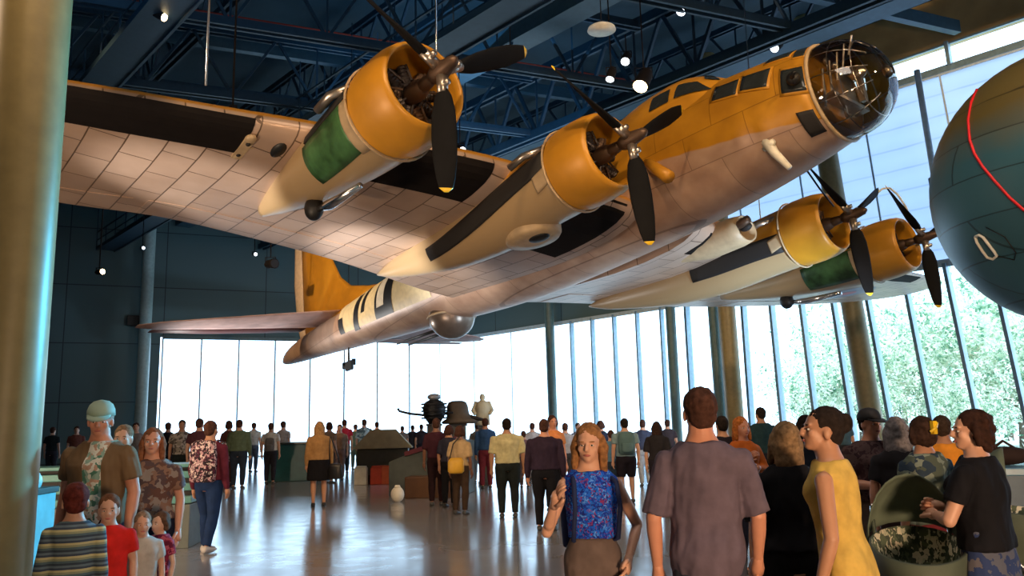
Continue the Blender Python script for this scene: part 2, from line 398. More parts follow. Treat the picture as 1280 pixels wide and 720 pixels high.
wstrip('deicer_boot', M_blackrub, LW, -1, 8.3, 14.5, .012, .12, .012, wl)
wstrip('deicer_boot', M_blackrub, LW, -1, 1.5, 2.6, .012, .14, .012, wl)
wstrip('aileron', M_wing, RW, 1, 9.15, 14.6, .80, .985, .012, wr)
wstrip('flap', M_wing, RW, 1, 1.7, 8.9, .80, .985, .012, wr)
wstrip('flap', M_wing, LW, -1, 1.7, 8.9, .80, .985, .012, wl)
wstrip('aileron', M_wing, LW, -1, 9.15, 14.6, .80, .985, .012, wl)
# landing light and its open bracket on the right leading edge
p = wing_pt(RW, 1, 8.2, .05, True)
b = MB(); b.beam(p + Vector((.1, .12, -.02)), p + Vector((.75, .12, -.06)), .16, .08); b.ell(p + Vector((.1, .12, -.03)), (.12, .09, .06)); b.ell(p + Vector((.7, .12, -.05)), (.12, .09, .06)); b.beam(p + Vector((.35, .1, -.05)), p + Vector((.3, -.25, -.05)), .04); b.beam(p + Vector((.5, .1, -.05)), p + Vector((.42, -.25, -.05)), .04)
b.build('bracket', M_tan, wr, smooth=False)
b = MB(); b.ell(p + Vector((.2, -.38, -.04)), (.27, .13, .1)); b.build('landing_light', M_black, wr, smooth=True)
for s_, o_ in ((.2, (.1, .12)), (.62, (.1, .12))):
    b = MB(); b.ell(p + Vector((s_, .12, -.085)), (.05, .04, .03), 10, 6); b.build('bolt_hole', M_dark, wr, smooth=True)
# pale blue star-and-red tip marking on the left wing
def mdisc(mat, y, s, r, off):
    c0 = wing_pt(LW, -1, y, s, True); b = MB(); rg = []
    for q in (1., .001):
        ring = []
        for j in range(28):
            t = 2*pi*j/28; yy = y + r*q*sin(t); le, te = sinterp(LW, yy); ss = (c0.x + r*q*cos(t) - le)/(te - le); ring.append(wing_pt(LW, -1, yy, ss, True, off))
        rg.append(ring)
    b.loft(rg, cap=False); return b.build('wing_marking', mat, wl)
mdisc(plain('faded_blue_marking', (.30, .33, .42), .5), 12.9, .5, .95, .01); mdisc(plain('faded_red_marking', (.62, .18, .2), .5), 12.9, .5, .34, .018)
# ---------------------------------------------------------------- nacelles, engines, propellers
def ringc(x, y0, z0, r, n=32, hx=1.): return [Vector((x, y0 + r*hx*cos(2*pi*j/n), z0 + r*sin(2*pi*j/n))) for j in range(n)]
def engine(y0, hx, hz, inboard, sgn, rot0):
    zc = hz; dx = hx - 3.2
    # open cowling: outside, rolled lip, inside
    b = MB()
    prof = [(4.52, .735), (4.35, .75), (4.1, .75), (3.85, .73), (3.68, .69), (3.60, .645), (3.61, .61), (3.72, .59), (4.3, .60)]
    b.loft([ringc(x + dx, y0, zc, r) for x, r in prof], cap=False)
    cow = b.build('cowling', M_olive, plane, smooth=True)
    b = MB(); b.loft([ringc(4.3 + dx, y0, zc, r) for r in (.61, .01)], cap=False); b.build('firewall', M_dark, cow)
    b = MB(); b.tube([(4.54 + dx, y0 + .76*cos(2*pi*j/36), zc + .76*sin(2*pi*j/36)) for j in range(37)], .02, 6); b.build('cowl_flap_ring', M_tan, cow, smooth=True)
    # engine
    b = MB(); b.ell((3.85 + dx, y0, zc), (.28, .15, .15)); b.tube([(3.3 + dx, y0, zc), (3.9 + dx, y0, zc)], [.07, .13], 14)
    eng = b.build('engine', M_bronze, plane, smooth=True)
    for k in range(9):
        t = 2*pi*k/9; d = Vector((0, cos(t), sin(t))); c = Vector((4.05 + dx, y0, zc)); b = MB()
        pts = []; rr = []
        for q in range(13): pts.append(c + d*(.16 + .028*q)); rr.append(.088 if q % 2 else .068)
        b.tube(pts, rr, 12); b.tube([c + d*.48 + Vector((-.1, 0, 0)), c + d*.2 + Vector((-.16, 0, 0))], .018, 6)
        b.build('engine_cylinder', M_cyl if k % 3 else M_bronze, eng, smooth=False)
    # nacelle body behind the cowling
    zb = (-1.62 if inboard else zc - .62); zt = zc + .70
    if inboard:
        T = [(4.5, .70, zc + .70, zc - .70), (5.4, .68, zc + .66, -1.66), (6.6, .62, zc + .58, -1.70), (8., .52, zc + .46, -1.60), (9.3, .38, zc + .42, -1.36), (10.6, .2, zc + .3, -1.05), (11.3, .05, zc + .2, -.80)]
    else:
        T = [(4.5, .70, zc + .70, zc - .70), (5.4, .66, zc + .64, zc - .64), (6.4, .58, zc + .56, zc - .52), (7.4, .46, zc + .5, zc - .36), (8.4, .3, zc + .44, zc - .14), (9.3, .1, zc + .36, zc + .1)]
    b = MB(); rings = []
    x = 4.5
    while x <= T[-1][0]:
        w, t, bt = sinterp(T, x); rings.append([Vector((x + dx*(1 if x < 6 else .5), y0 + w*cos(2*pi*j/32), (t+bt)/2 + (t-bt)/2*sin(2*pi*j/32))) for j in range(32)]); x += .2
    b.loft(rings); nac = b.build('nacelle', M_nac, plane, smooth=True)
    def npt(x, th, off=.0):
        w, t, bt = sinterp(T, x); return Vector((x + dx*(1 if x < 6 else .5), y0 + (w+off)*cos(th), (t+bt)/2 + ((t-bt)/2+off)*sin(th)))
    def npatch(name, mat, x0, x1, a0, a1, sh=0., off=.02, n=10, m=6):
        b = MB(); L = []
        for o_ in (off, -.02):
            for i in range(n+1):
                for j in range(m+1):
                    xx = x0 + (x1-x0)*i/n; L.append(npt(xx, a0 + (a1-a0)*j/m + sh*i/n, o_))
        q = m+1; K = (n+1)*q; fs = [(i*q+j, i*q+j+1, i*q+j+q+1, i*q+j+q) for i in range(n) for j in range(m)]
        b.add(L, fs + [tuple(z+K for z in reversed(f)) for f in fs]); e = [i*q for i in range(n+1)] + [n*q+j for j in range(1, q)] + [i*q+m for i in range(n-1, -1, -1)] + [j for j in range(m-1, 0, -1)]
        b.f += [(e[k], e[(k+1) % len(e)], e[(k+1) % len(e)]+K, e[k]+K) for k in range(len(e))]; b.mi = [0]*len(b.f)
        return b.build(name, mat, nac, smooth=True)
    # the side facing right (+y) carries the exhaust trough
    if inboard:
        npatch('exhaust_trough', M_dark, 4.62, 8.6 if sgn > 0 else 7.2, -.16 if sgn > 0 else -.70, .40 if sgn > 0 else -.08, -.6 if sgn > 0 else .2)
        npatch('trough_cover', M_tan, 4.58, 4.9, -.5, -.1, -.1, .03)
    else:
        npatch('side_panel', M_green, 4.75, 6.3, -1.05, .15, -.1, .015)
        npatch('exhaust_trough', M_dark, 4.65, 6.2, .2, .42, -.1, .03)
        npatch('panel_strip', M_tan, 4.6, 4.82, -1.1, .1, 0, .03)
        b = MB(); b.tube([(5.6+dx, y0 - .05, zc - .72), (6.6+dx, y0 - .05, zc - .66), (7.4+dx, y0 - .05, zc - .5)], [.05, .09, .02], 10); b.build('oil_cooler_scoop', M_steel, nac, smooth=True)
        b = MB(); b.ell((7.2+dx, y0 - .05, zc - .50), (.2, .16, .22)); b.build('scoop_mouth', M_black, nac, smooth=True)
    # exhaust collector elbow
    b = MB(); b.tube([(4.7+dx, y0 + .55, zc + .35), (5.0+dx, y0 + .75, zc + .3), (5.35+dx, y0 + .78, zc + .22)], .07, 10); b.build('exhaust_pipe', M_metal, nac, smooth=True)
    if inboard and sgn > 0:   # round turbine casing with its black hub under the nacelle
        b = MB(); c = Vector((5.9, y0 - .12, -1.62)); b.loft([[c + Vector((.62*q*cos(2*pi*j/32), .44*q*sin(2*pi*j/32), -h)) for j in range(32)] for q, h in ((1., -.2), (1., .06), (.93, .12), (.5, .14), (.01, .14))], cap=False)
        tb = b.build('turbine_casing', M_tan, nac, smooth=True)
        b = MB(); b.ell(c + Vector((-.18, .02, -.14)), (.24, .16, .05)); b.build('turbine_hub', M_black, tb, smooth=True)
    # propeller
    hub = Vector((hx, y0, hz)); b = MB()
    b.tube([hub + Vector((.22, 0, 0)), hub + Vector((.1, 0, 0)), hub + Vector((-.05, 0, 0)), hub + Vector((-.28, 0, 0)), hub + Vector((-.34, 0, 0))], [.10, .14, .12, .08, .03], 16)
    pr = b.build('propeller', M_bronze, plane, smooth=True)
    for k in range(3):
        a = rot0 + k*2*pi/3; d = Vector((0, cos(a), sin(a))); s = Vector((0, -sin(a), cos(a))); ax = Vector((1, 0, 0)); rings = []
        for r, ch, th, tw in ((.12, .10, .10, 1.3), (.3, .14, .12, 1.25), (.42, .26, .11, 1.1), (.65, .34, .09, .95), (1., .35, .06, .8), (1.35, .32, .04, .65), (1.62, .25, .028, .6), (1.76, .19, .018, .5), (1.82, .06, .01, .5)):
            u = (s*cos(tw) + ax*sin(tw)); w = (-s*sin(tw) + ax*cos(tw))
            rings.append([hub + d*r + u*ch*.5*cos(2*pi*j/12) + w*th*.5*sin(2*pi*j/12) for j in range(12)])
        b = MB(); b.loft(rings)
        for i, f in enumerate(b.f):
            rr = sum((Vector(b.v[q]) - hub).length for q in f)/len(f); b.mi[i] = 1 if rr > 1.70 else 0
        b.build('propeller_blade', [M_blade, M_yellow], pr, smooth=True)
        b = MB(); b.tube([hub + d*.1, hub + d*.36], [.085, .075], 12); b.tube([hub + d*.24 + ax*-.14, hub + d*.24 + ax*.05], .045, 8); b.build('blade_clamp', M_metal, pr, smooth=True)
M_nac, nt, bb, o_ = newmat('nacelle_paint_olive_over_tan')
v = coord(nt); sp = nt.nodes.new('ShaderNodeSeparateXYZ'); nt.links.new(v, sp.inputs[0]); nz = N(nt, 'TexNoise', Scale=2., Detail=3.); nt.links.new(v, nz.inputs['Vector'])
ad = N(nt, 'Math', operation='MULTIPLY_ADD'); nt.links.new(nz.outputs[0], ad.inputs[0]); ad.inputs[1].default_value = .3
xm = N(nt, 'Math', operation='SUBTRACT'); nt.links.new(sp.outputs[0], xm.inputs[0]); xm.inputs[1].default_value = 5.; xx = N(nt, 'Math', operation='MAXIMUM'); nt.links.new(xm.outputs[0], xx.inputs[0]); xx.inputs[1].default_value = 0.
xz = N(nt, 'Math', operation='MULTIPLY_ADD'); nt.links.new(xx.outputs[0], xz.inputs[0]); xz.inputs[1].default_value = -.45; nt.links.new(sp.outputs[2], xz.inputs[2]); nt.links.new(xz.outputs[0], ad.inputs[2])
mr = N(nt, 'MapRange'); nt.links.new(ad.outputs[0], mr.inputs[0]); mr.inputs[1].default_value = -.95; mr.inputs[2].default_value = -.85
nt.links.new(mixc(nt, mr.outputs[0], (.40, .28, .15), (.55, .25, .018)), bb.inputs['Base Color']); bb.inputs['Roughness'].default_value = .38
engine(3.48, 3.19, -.94, True, 1, radians(-93)); engine(7.12, 3.27, -.81, False, 1, radians(-88))
engine(-3.48, 3.19, -.94, True, -1, radians(-90)); engine(-7.12, 3.27, -.81, False, -1, radians(-84))
# air duct mouth in the left wing root
b = MB(); c = Vector((5.1, -2.0, -.92)); b.loft([[c + Vector((x, r*1.25*cos(2*pi*j/24), r*sin(2*pi*j/24))) for j in range(24)] for x, r in ((1.6, .2), (.8, .36), (0, .34), (-.25, .3), (-.25, .26), (.3, .24))], cap=False); du = b.build('wing_root_duct', M_tan, wl, smooth=True)
b = MB(); b.loft([[c + Vector((.1, r*1.25*cos(2*pi*j/20), r*sin(2*pi*j/20))) for j in range(20)] for r in (.27, .01)], cap=False); b.ell(c + Vector((-.3, .1, 0)), (.15, .1, .1)); b.build('duct_throat', M_dark, du)
b = MB(); b.tube([c + Vector((-.55, .35, .05)), c + Vector((-.3, .3, .02)), c + Vector((-.1, .2, 0))], [.09, .1, .06], 8); b.build('duct_fitting', M_bronze, du, smooth=True)
# ---------------------------------------------------------------- turret, mast, stub
b = MB(); b.ell((13.3, 0, -.92), (.64, .66, .62), 28, 16); ball = b.build('ball_turret', plain('grey_turret_metal', (.20, .145, .11), .32, .5), plane, smooth=True)
b = MB(); b.tube([(13.3 + .66*cos(2*pi*j/30), .0 + .67*sin(2*pi*j/30), -.93) for j in range(31)], .035, 6); b.build('turret_ring', M_tan, ball, smooth=True)
for s_ in (-.2, .2):
    b = MB(); b.tube([(13.8, s_, -1.2), (14.6, s_, -1.16), (15.9, s_, -1.1)], [.05, .045, .03], 8); b.build('gun_barrel', M_black, ball, smooth=True)
b = MB(); b.tube([(2.42, .72, -.62), (2.3, .74, -.9), (2.12, .66, -1.25)], [.11, .08, .05], 10); b.tube([(2.5, .7, -.72), (2.25, .8, -.72)], .06, 8); b.build('pitot_mast', M_white, plane, smooth=True)
b = MB(); b.tube([(4.85, 1.05, -.05), (4.5, 1.25, -.40), (4.15, 1.38, -.74)], [.10, .12, .13], 12); b.build('side_stub', M_olive, plane, smooth=True)
b = MB(); b.tube([(19.2, .05, -.42), (19.2, .05, -.95)], .03, 6); b.box((19.2, .05, -1.05), (.4, .1, .3)); b.tube([(19.0, .05, -1.2), (19.6, .05, -1.0)], .04, 6); b.build('tail_wheel_fork', M_black, plane)
# waist: black hoops and the open gun window
def hoop(x0, x1, a0, a1, mat, name='painted_band', off=.012, sh=0.):
    b = MB(); L = []; n = 4; m = 14
    for o_ in (off, -.01):
        for i in range(n+1):
            for j in range(m+1):
                a = a0 + (a1-a0)*j/m; L.append(fus_pt(x0 + (x1-x0)*i/n + sh*j/m, a, o_))
    q = m+1; K = (n+1)*q; fs = [(i*q+j, i*q+j+1, i*q+j+q+1, i*q+j+q) for i in range(n) for j in range(m)]
    b.add(L, fs + [tuple(z+K for z in reversed(f)) for f in fs]); return b.build(name, mat, fus, smooth=True)
M_cream = plain('cream_patch_paint', (.78, .66, .40), .5)
hoop(12.9, 18.6, -.55, 1.5, M_cream, 'primer_section', .006)
hoop(18.3, 18.65, -.55, .1, M_black); hoop(17.3, 17.65, -.65, .7, M_black, sh=-.4); hoop(16.7, 16.95, -.1, .8, M_black, sh=-.3)
ww = hoop(15.0, 16.1, -.55, .75, M_black, 'waist_window', .016, -.3); hoop(15.4, 15.85, -.2, .7, M_white, 'waist_window_sill', .03, -.2)
hoop(14.5, 14.7, .3, 1.0, M_black, sh=-.3); hoop(13.9, 14.15, .2, .7, M_yellow, sh=-.2); hoop(13.35, 13.6, .2, .8, M_black, sh=-.2); hoop(13.0, 13.3, .3, .8, M_yellow, sh=-.1)
# ---------------------------------------------------------------- tail
def slab(name, mat, outline, thick, plane_axis, parent, tip=.3):
    """closed aerofoil-like plate: rows (span, lead, trail); axis 'z' stands up, 'y' lies flat"""
    rings = []
    for row in outline:
        sp_, le, te, off_ = row; c = te - le; ring = []
        for s, t in ((0, 0), (.06, .45), (.25, 1), (.5, .9), (.8, .45), (1, .06), (1, -.06), (.8, -.45), (.5, -.9), (.25, -1), (.06, -.45)):
            q = t*thick*c*.5; x = le + s*c
            ring.append(Vector((x, off_ + q, sp_)) if plane_axis == 'z' else Vector((x, sp_, off_ + q)))
        rings.append(ring)
    b = MB(); b.loft(rings); return b.build(name, mat, parent, smooth=True)
fin = slab('tail_fin', M_olive, [(.6, 15.8, 22.5, 0), (1.1, 16.6, 22.6, 0), (1.35, 17.8, 22.62, 0), (1.7, 19.0, 22.66, 0), (2.2, 19.7, 22.7, 0), (3.2, 20.4, 22.76, 0), (4.4, 20.9, 22.8, 0), (5.2, 21.3, 22.8, 0), (5.6, 21.8, 22.7, 0)], .06, 'z', plane)
slab('rudder', plain('beige_fabric', (.62, .48, .36), .7), [(.75, 22.55, 23.0, 0), (1.3, 22.68, 23.25, 0), (3.0, 22.76, 23.5, 0), (4.6, 22.84, 23.4, 0), (5.4, 22.86, 23.0, 0)], .1, 'z', fin)
M_tp = plain('faded_pink_grey_fabric', (.50, .33, .30), .55, 0, .2, 2)
def tz(y): return .78 - .125*y
tp = slab('tailplane', M_tp, [(.3, 18.7, 21.2, tz(.3)), (2, 19.0, 21.1, tz(2)), (4, 19.4, 21.0, tz(4)), (5.8, 19.8, 20.8, tz(5.8)), (6.45, 20.1, 20.5, tz(6.45))], .07, 'y', plane)
slab('elevator', plain('dark_red_fabric', (.10, .03, .03), .6), [(.6, 21.25, 21.9, tz(.6)), (2, 21.14, 21.8, tz(2)), (4, 21.04, 21.6, tz(4)), (5.9, 20.86, 21.2, tz(5.9))], .1, 'y', tp)
def tzl(y): return .5 + .02*abs(y)
tp2 = slab('tailplane', M_tp, [(-.3, 18.7, 21.2, tzl(.3)), (-2, 19.0, 21.1, tzl(2)), (-4, 19.4, 21.0, tzl(4)), (-5.8, 19.8, 20.8, tzl(5.8)), (-6.45, 20.1, 20.5, tzl(6.45))], .07, 'y', plane)
slab('elevator', M_tp, [(-.6, 21.25, 21.9, tzl(.6)), (-2, 21.14, 21.8, tzl(2)), (-4, 21.04, 21.6, tzl(4)), (-5.9, 20.86, 21.2, tzl(5.9))], .1, 'y', tp2)
# ================================================================== THE HALL
PA = Vector((-21.5, 49.5, 0)); PB = Vector((-5.12, 56.4, 0)); DA = (PB - PA).normalized(); DB = Vector((.666, -.746, 0)).normalized()
PL = PA - DA * ((PA.x + 32) / DA.x); PR = PB + DB * ((36.5 - PB.x) / DB.x)
POLY = [Vector((-32, -8, 0)), Vector((36.5, -8, 0)), PR, PB, PL]
ZW, ZF, ZS, ZC = 7.45, 15.3, 16.4, 18.4
def pattern_wall():
    m, nt, b, o = newmat('teal_wall_panels'); v = coord(nt)
    sp = nt.nodes.new('ShaderNodeSeparateXYZ'); nt.links.new(v, sp.inputs[0]); cx = nt.nodes.new('ShaderNodeCombineXYZ')
    nt.links.new(sp.outputs[0], cx.inputs[0]); nt.links.new(sp.outputs[2], cx.inputs[1])
    br = N(nt, 'TexBrick', Scale=1.); br.offset = 0.; br.inputs['Color1'].default_value = (.085, .145, .155, 1); br.inputs['Color2'].default_value = (.092, .155, .165, 1); br.inputs['Mortar'].default_value = (.03, .045, .05, 1)
    br.inputs['Mortar Size'].default_value = .03; br.inputs['Brick Width'].default_value = 6.; br.inputs['Row Height'].default_value = 3.5
    nt.links.new(cx.outputs[0], br.inputs['Vector']); nt.links.new(br.outputs[0], b.inputs['Base Color']); b.inputs['Roughness'].default_value = .6
    return m
M_wall = pattern_wall()
M_darkwall = plain('dark_back_wall', (.10, .09, .08), .8)
M_mull = plain('blue_grey_mullion', (.22, .34, .44), .4, .2)
M_glass = glassy('clear_window_glass', (.96, .99, 1.), 1.35, .97)
M_ceil = plain('dark_blue_roof_deck', (.022, .05, .07), .75, 0, .3, .4)
M_truss = plain('dark_blue_steel', (.012, .035, .06), .5, .2)
M_beamb = plain('mid_blue_steel', (.03, .075, .11), .45, .1)
M_tanbeam = plain('tan_fascia', (.42, .31, .14), .6, 0, .2, .8)
M_coltan = plain('tan_column_paint', (.28, .22, .095), .4)
M_colteal = plain('teal_column_paint', (.08, .15, .16), .45)
M_colgrey = plain('pale_grey_green_column_paint', (.32, .42, .42), .4)
# floor
m, nt, b, o = newmat('polished_concrete'); v = coord(nt)
n1 = N(nt, 'TexNoise', Scale=.35, Detail=5.); nt.links.new(v, n1.inputs['Vector']); n2 = N(nt, 'TexNoise', Scale=3., Detail=6.); nt.links.new(v, n2.inputs['Vector'])
c = ramp(nt, n1.outputs[0], [(.3, (.22, .20, .20)), (.7, (.30, .31, .34))]); br = N(nt, 'TexBrick', Scale=1.); br.offset = 0.
br.inputs['Color1'].default_value = (1, 1, 1, 1); br.inputs['Color2'].default_value = (1, 1, 1, 1); br.inputs['Mortar'].default_value = (.5, .5, .5, 1); br.inputs['Mortar Size'].default_value = .008; br.inputs['Brick Width'].default_value = 6.; br.inputs['Row Height'].default_value = 6.
nt.links.new(v, br.inputs['Vector'])
mu = nt.nodes.new('ShaderNodeMix'); mu.data_type = 'RGBA'; mu.blend_type = 'MULTIPLY'; mu.inputs[0].default_value = 1.
nt.links.new(c, mu.inputs[6]); nt.links.new(br.outputs[0], mu.inputs[7]); nt.links.new(mu.outputs[2], b.inputs['Base Color'])
nt.links.new(ramp(nt, n2.outputs[0], [(.3, (.14,)*3), (.75, (.21,)*3)]), b.inputs['Roughness']); b.inputs['Specular IOR Level'].default_value = 1.
bp = N(nt, 'Bump', Strength=.05, Distance=.02); nt.links.new(n2.outputs[0], bp.inputs['Height']); nt.links.new(bp.outputs[0], b.inputs['Normal'])
M_floor = m
def slabpoly(name, pts, z0, z1, mat):
    b = MB(); n = len(pts); b.add([(p.x, p.y, z0) for p in pts] + [(p.x, p.y, z1) for p in pts], [tuple(reversed(range(n))), tuple(range(n, 2*n))] + [(i, (i+1) % n, (i+1) % n + n, i + n) for i in range(n)])
    return struct(b.build(name, mat))
slabpoly('floor', POLY, -.2, 0, M_floor)
slabpoly('ceiling', POLY, ZC, ZC + .2, M_ceil)
OUTA = Vector((-DA.y, DA.x, 0)); OUTB = Vector((-DB.y, DB.x, 0))
if OUTB.dot(Vector((1, 1, 0))) < 0: OUTB = -OUTB
def wallseg(name, p0, d, L0, L1, z0, z1, mat, out, th=.25):
    ang = atan2(d.y, d.x); b = MB(); flip = 1 if Vector((-sin(ang), cos(ang), 0)).dot(out) > 0 else -1
    b.box(((L0 + L1)/2, flip*th/2, (z0 + z1)/2), (L1 - L0, th, z1 - z0))
    o = b.build(name, mat, None, (p0.x, p0.y, 0)); o.rotation_euler.z = ang; return struct(o)
LA = (PB - PA).length; LL = (PA - PL).length; LB = (PR - PB).length
wallseg('wall_left', PL, DA, 0, LL - .15, 0, ZC, M_wall, OUTA)
wallseg('wall_far', PA, DA, -.15, LA, ZW, ZC, M_wall, OUTA)
SFR = 21.9
wallseg('wall_right', PB, DB, 0, SFR, ZW, ZC, M_wall, OUTB)
wallseg('wall_side', Vector((-32, -8, 0)), Vector((0, 1, 0)), 0, PL.y + 8, 0, ZC, M_wall, Vector((-1, 0, 0)))
wallseg('wall_back', Vector((-32, -8, 0)), Vector((1, 0, 0)), 0, 68.5, 0, ZC, M_darkwall, Vector((0, -1, 0)))
wallseg('wall_front_right', Vector((36.5, -8, 0)), Vector((0, 1, 0)), 0, PR.y + 8, 0, ZC, M_darkwall, Vector((1, 0, 0)))
wallseg('trim_1', PB, DB, SFR, LB, ZS, ZC + .0, M_tanbeam, OUTB, .5)
wallseg('trim_2', PB - OUTB*.12, DB, 0, LB, ZW - .12, ZW + .1, plain('pale_window_head', (.5, .62, .68), .5), OUTB, .12)
wallseg('trim_3', PA - OUTA*.12, DA, 0, LA, ZW - .14, ZW + .06, M_colteal, OUTA, .12)
wallseg('trim_4', PB - OUTB*.1, DB, SFR, LB, ZF - .1, ZF + .1, M_mull, OUTB, .1)
M_frost, nt, bb, o_ = newmat('frosted_upper_glazing')
v = coord(nt); nz = N(nt, 'TexNoise', Scale=.5, Detail=3.); nt.links.new(v, nz.inputs['Vector'])
wv = N(nt, 'TexWave', Scale=.35, Distortion=.5); wv.bands_direction = 'Z'; nt.links.new(v, wv.inputs['Vector'])
fc = ramp(nt, wv.outputs[1], [(.0, (.17, .24, .38)), (.03, (.30, .38, .52)), (1., (.33, .42, .56))])
fc2 = mixc(nt, nz.outputs[0], fc, (.40, .46, .60))
tl = N(nt, 'BsdfTranslucent'); nt.links.new(fc2, tl.inputs[0]); df = N(nt, 'BsdfDiffuse'); nt.links.new(fc2, df.inputs[0]); ms = nt.nodes.new('ShaderNodeMixShader'); ms.inputs[0].default_value = .55
nt.links.new(df.outputs[0], ms.inputs[1]); nt.links.new(tl.outputs[0], ms.inputs[2]); nt.links.new(ms.outputs[0], o_.inputs[0])
WN = [0]
def win(p0, d, out, s0, s1, z0, z1, glass, fw=.07, fd=.30, lean=0., fmat=None):
    """one glazed bay: frame with its own pane; lean tips the upright sideways with height"""
    WN[0] += 1; ang = atan2(d.y, d.x); flip = 1 if Vector((-sin(ang), cos(ang), 0)).dot(out) > 0 else -1
    b = MB(); L = s1 - s0; H = z1 - z0
    def up(x, w, dd):
        vs = []
        for z, q in ((z0, lean*z0), (z1, lean*z1)):
            for i, j in ((-1, -1), (1, -1), (1, 1), (-1, 1)): vs.append((x + q + i*w/2, j*dd/2 - flip*fd*.2, z))
        b.add(vs, [(3, 2, 1, 0), (4, 5, 6, 7), (0, 1, 5, 4), (1, 2, 6, 5), (2, 3, 7, 6), (3, 0, 4, 7)])
    up(0, fw, fd)
    b.beam((lean*z0, 0, z0 + .05), (L + lean*z0, 0, z0 + .05), .1, .08); b.beam((lean*z1, 0, z1 - .05), (L + lean*z1, 0, z1 - .05), .1, .08)
    o = b.build('window_%d' % WN[0], fmat or M_mull, None, (p0.x + d.x*s0, p0.y + d.y*s0, 0)); o.rotation_euler.z = ang; struct(o)
    g = MB(); g.add([(lean*z0 + fw/2, 0, z0+.08), (L - fw/2 + lean*z0, 0, z0+.08), (L - fw/2 + lean*z1, 0, z1-.08), (fw/2 + lean*z1, 0, z1-.08)], [(0, 1, 2, 3)])
    g.build('pane', glass, o, fix=False); return o
M_thin = plain('thin_window_bar', (.42, .5, .55), .5)
for i in range(8): win(PA, DA, OUTA, i*LA/8, (i+1)*LA/8, 0, ZW, M_glass, .09, .14, 0, M_thin)
S0 = 11.25; DS = 1.63
for i in range(3): win(PB, DB, OUTB, i*S0/3, (i+1)*S0/3, 0, ZW, M_glass, .05, .06, 0, M_thin)
k = 0; s = S0
while s < LB - .5:
    ln = 0 if k < 8 else -min((k - 8)*.022, .085)
    e_ = min(s + DS, LB); win(PB, DB, OUTB, s, e_, 0, ZW, M_glass, .13 if k > 5 else .10, .4 if k > 5 else .3, ln)
    s += DS; k += 1
s = SFR; k = 0; M_pale = plain('pale_blue_mullion', (.55, .68, .8), .4)
while s < LB - .5:
    e_ = min(s + DS*2, LB); win(PB, DB, OUTB, s, e_, ZW + .1, ZF - .1, M_frost, .07, .06, -.06, M_pale); win(PB, DB, OUTB, s, e_, ZF + .1, ZS, M_glass, .14, .3, -.03); s += DS*2
# outside: pale paving and trees
b = MB(); b.box((10, 70, -.6), (220, 180, .4)); g_ = b.build('ground_outside', plain('pale_paving', (.55, .58, .56), .8, 0, .15, .3)); g_['kind'] = 'structure'
b = MB(); b.box((38, 47, 2.4), (60, .4, 5.6)); o = b.build('wall_outside', plain('weathered_garden_wall', (.5, .5, .46), .9, 0, .2, 1.)); o.rotation_euler.z = atan2(DB.y, DB.x); o.location = (0, 0, 0); bpy.data.objects.remove(o)
# columns
def column(base, top, r, mat, label, collar=None):
    b = MB(); b.tube([base, top], r, 36); o = b.build('column', mat, None, smooth=False); autosmooth(o, 50); tag(o, label, 'column'); 
    b = MB(); b.tube([Vector(base), Vector(base) + Vector((0, 0, .25))], r*1.12, 36); p = b.build('base_collar', plain('dark_collar', (.08, .08, .08), .5), o); autosmooth(p, 50)
    return o
column((-4.38, 7, 0), (-4.38, 7, ZC), .30, M_coltan, 'thick tan column close by at the left edge, lit blue on one side')
c = at(181, 420, 47.5); column((c.x, c.y, 0), (c.x, c.y, ZC), .34, M_colgrey, 'pale grey column standing at the left end of the window wall')
c = at(690, 480, 46.5); column((c.x, c.y, 0), (c.x - .1, c.y, ZC), .26, M_colteal, 'teal column at the far corner behind the crowd')
c = at(843, 480, 39.5); column((c.x, c.y, 0), (c.x, c.y, ZC), .24, M_colteal, 'slim dark teal column rising behind the grey-shirted man')
c = at(899, 480, 36.5); column((c.x, c.y, 0), (c.x - .15, c.y, ZC), .24, M_colteal, 'teal column standing close beside the thick olive column')
c = at(916, 480, 35.6); column((c.x, c.y, 0), (c.x - .15, c.y, ZC), .38, M_coltan, 'thick olive-tan column in front of the glass, left of the left inboard engine')
c = at(1085, 500, 32.2); t_ = at(1008, 40, 32.2); k = (ZC - c.z)/(t_.z - c.z); dxx = (t_.x - c.x)
column((c.x - dxx*c.z/(t_.z - c.z), c.y, 0), (c.x + dxx*k, c.y, ZC), .42, M_coltan, 'leaning tan column passing behind the bomber nose and left wing')
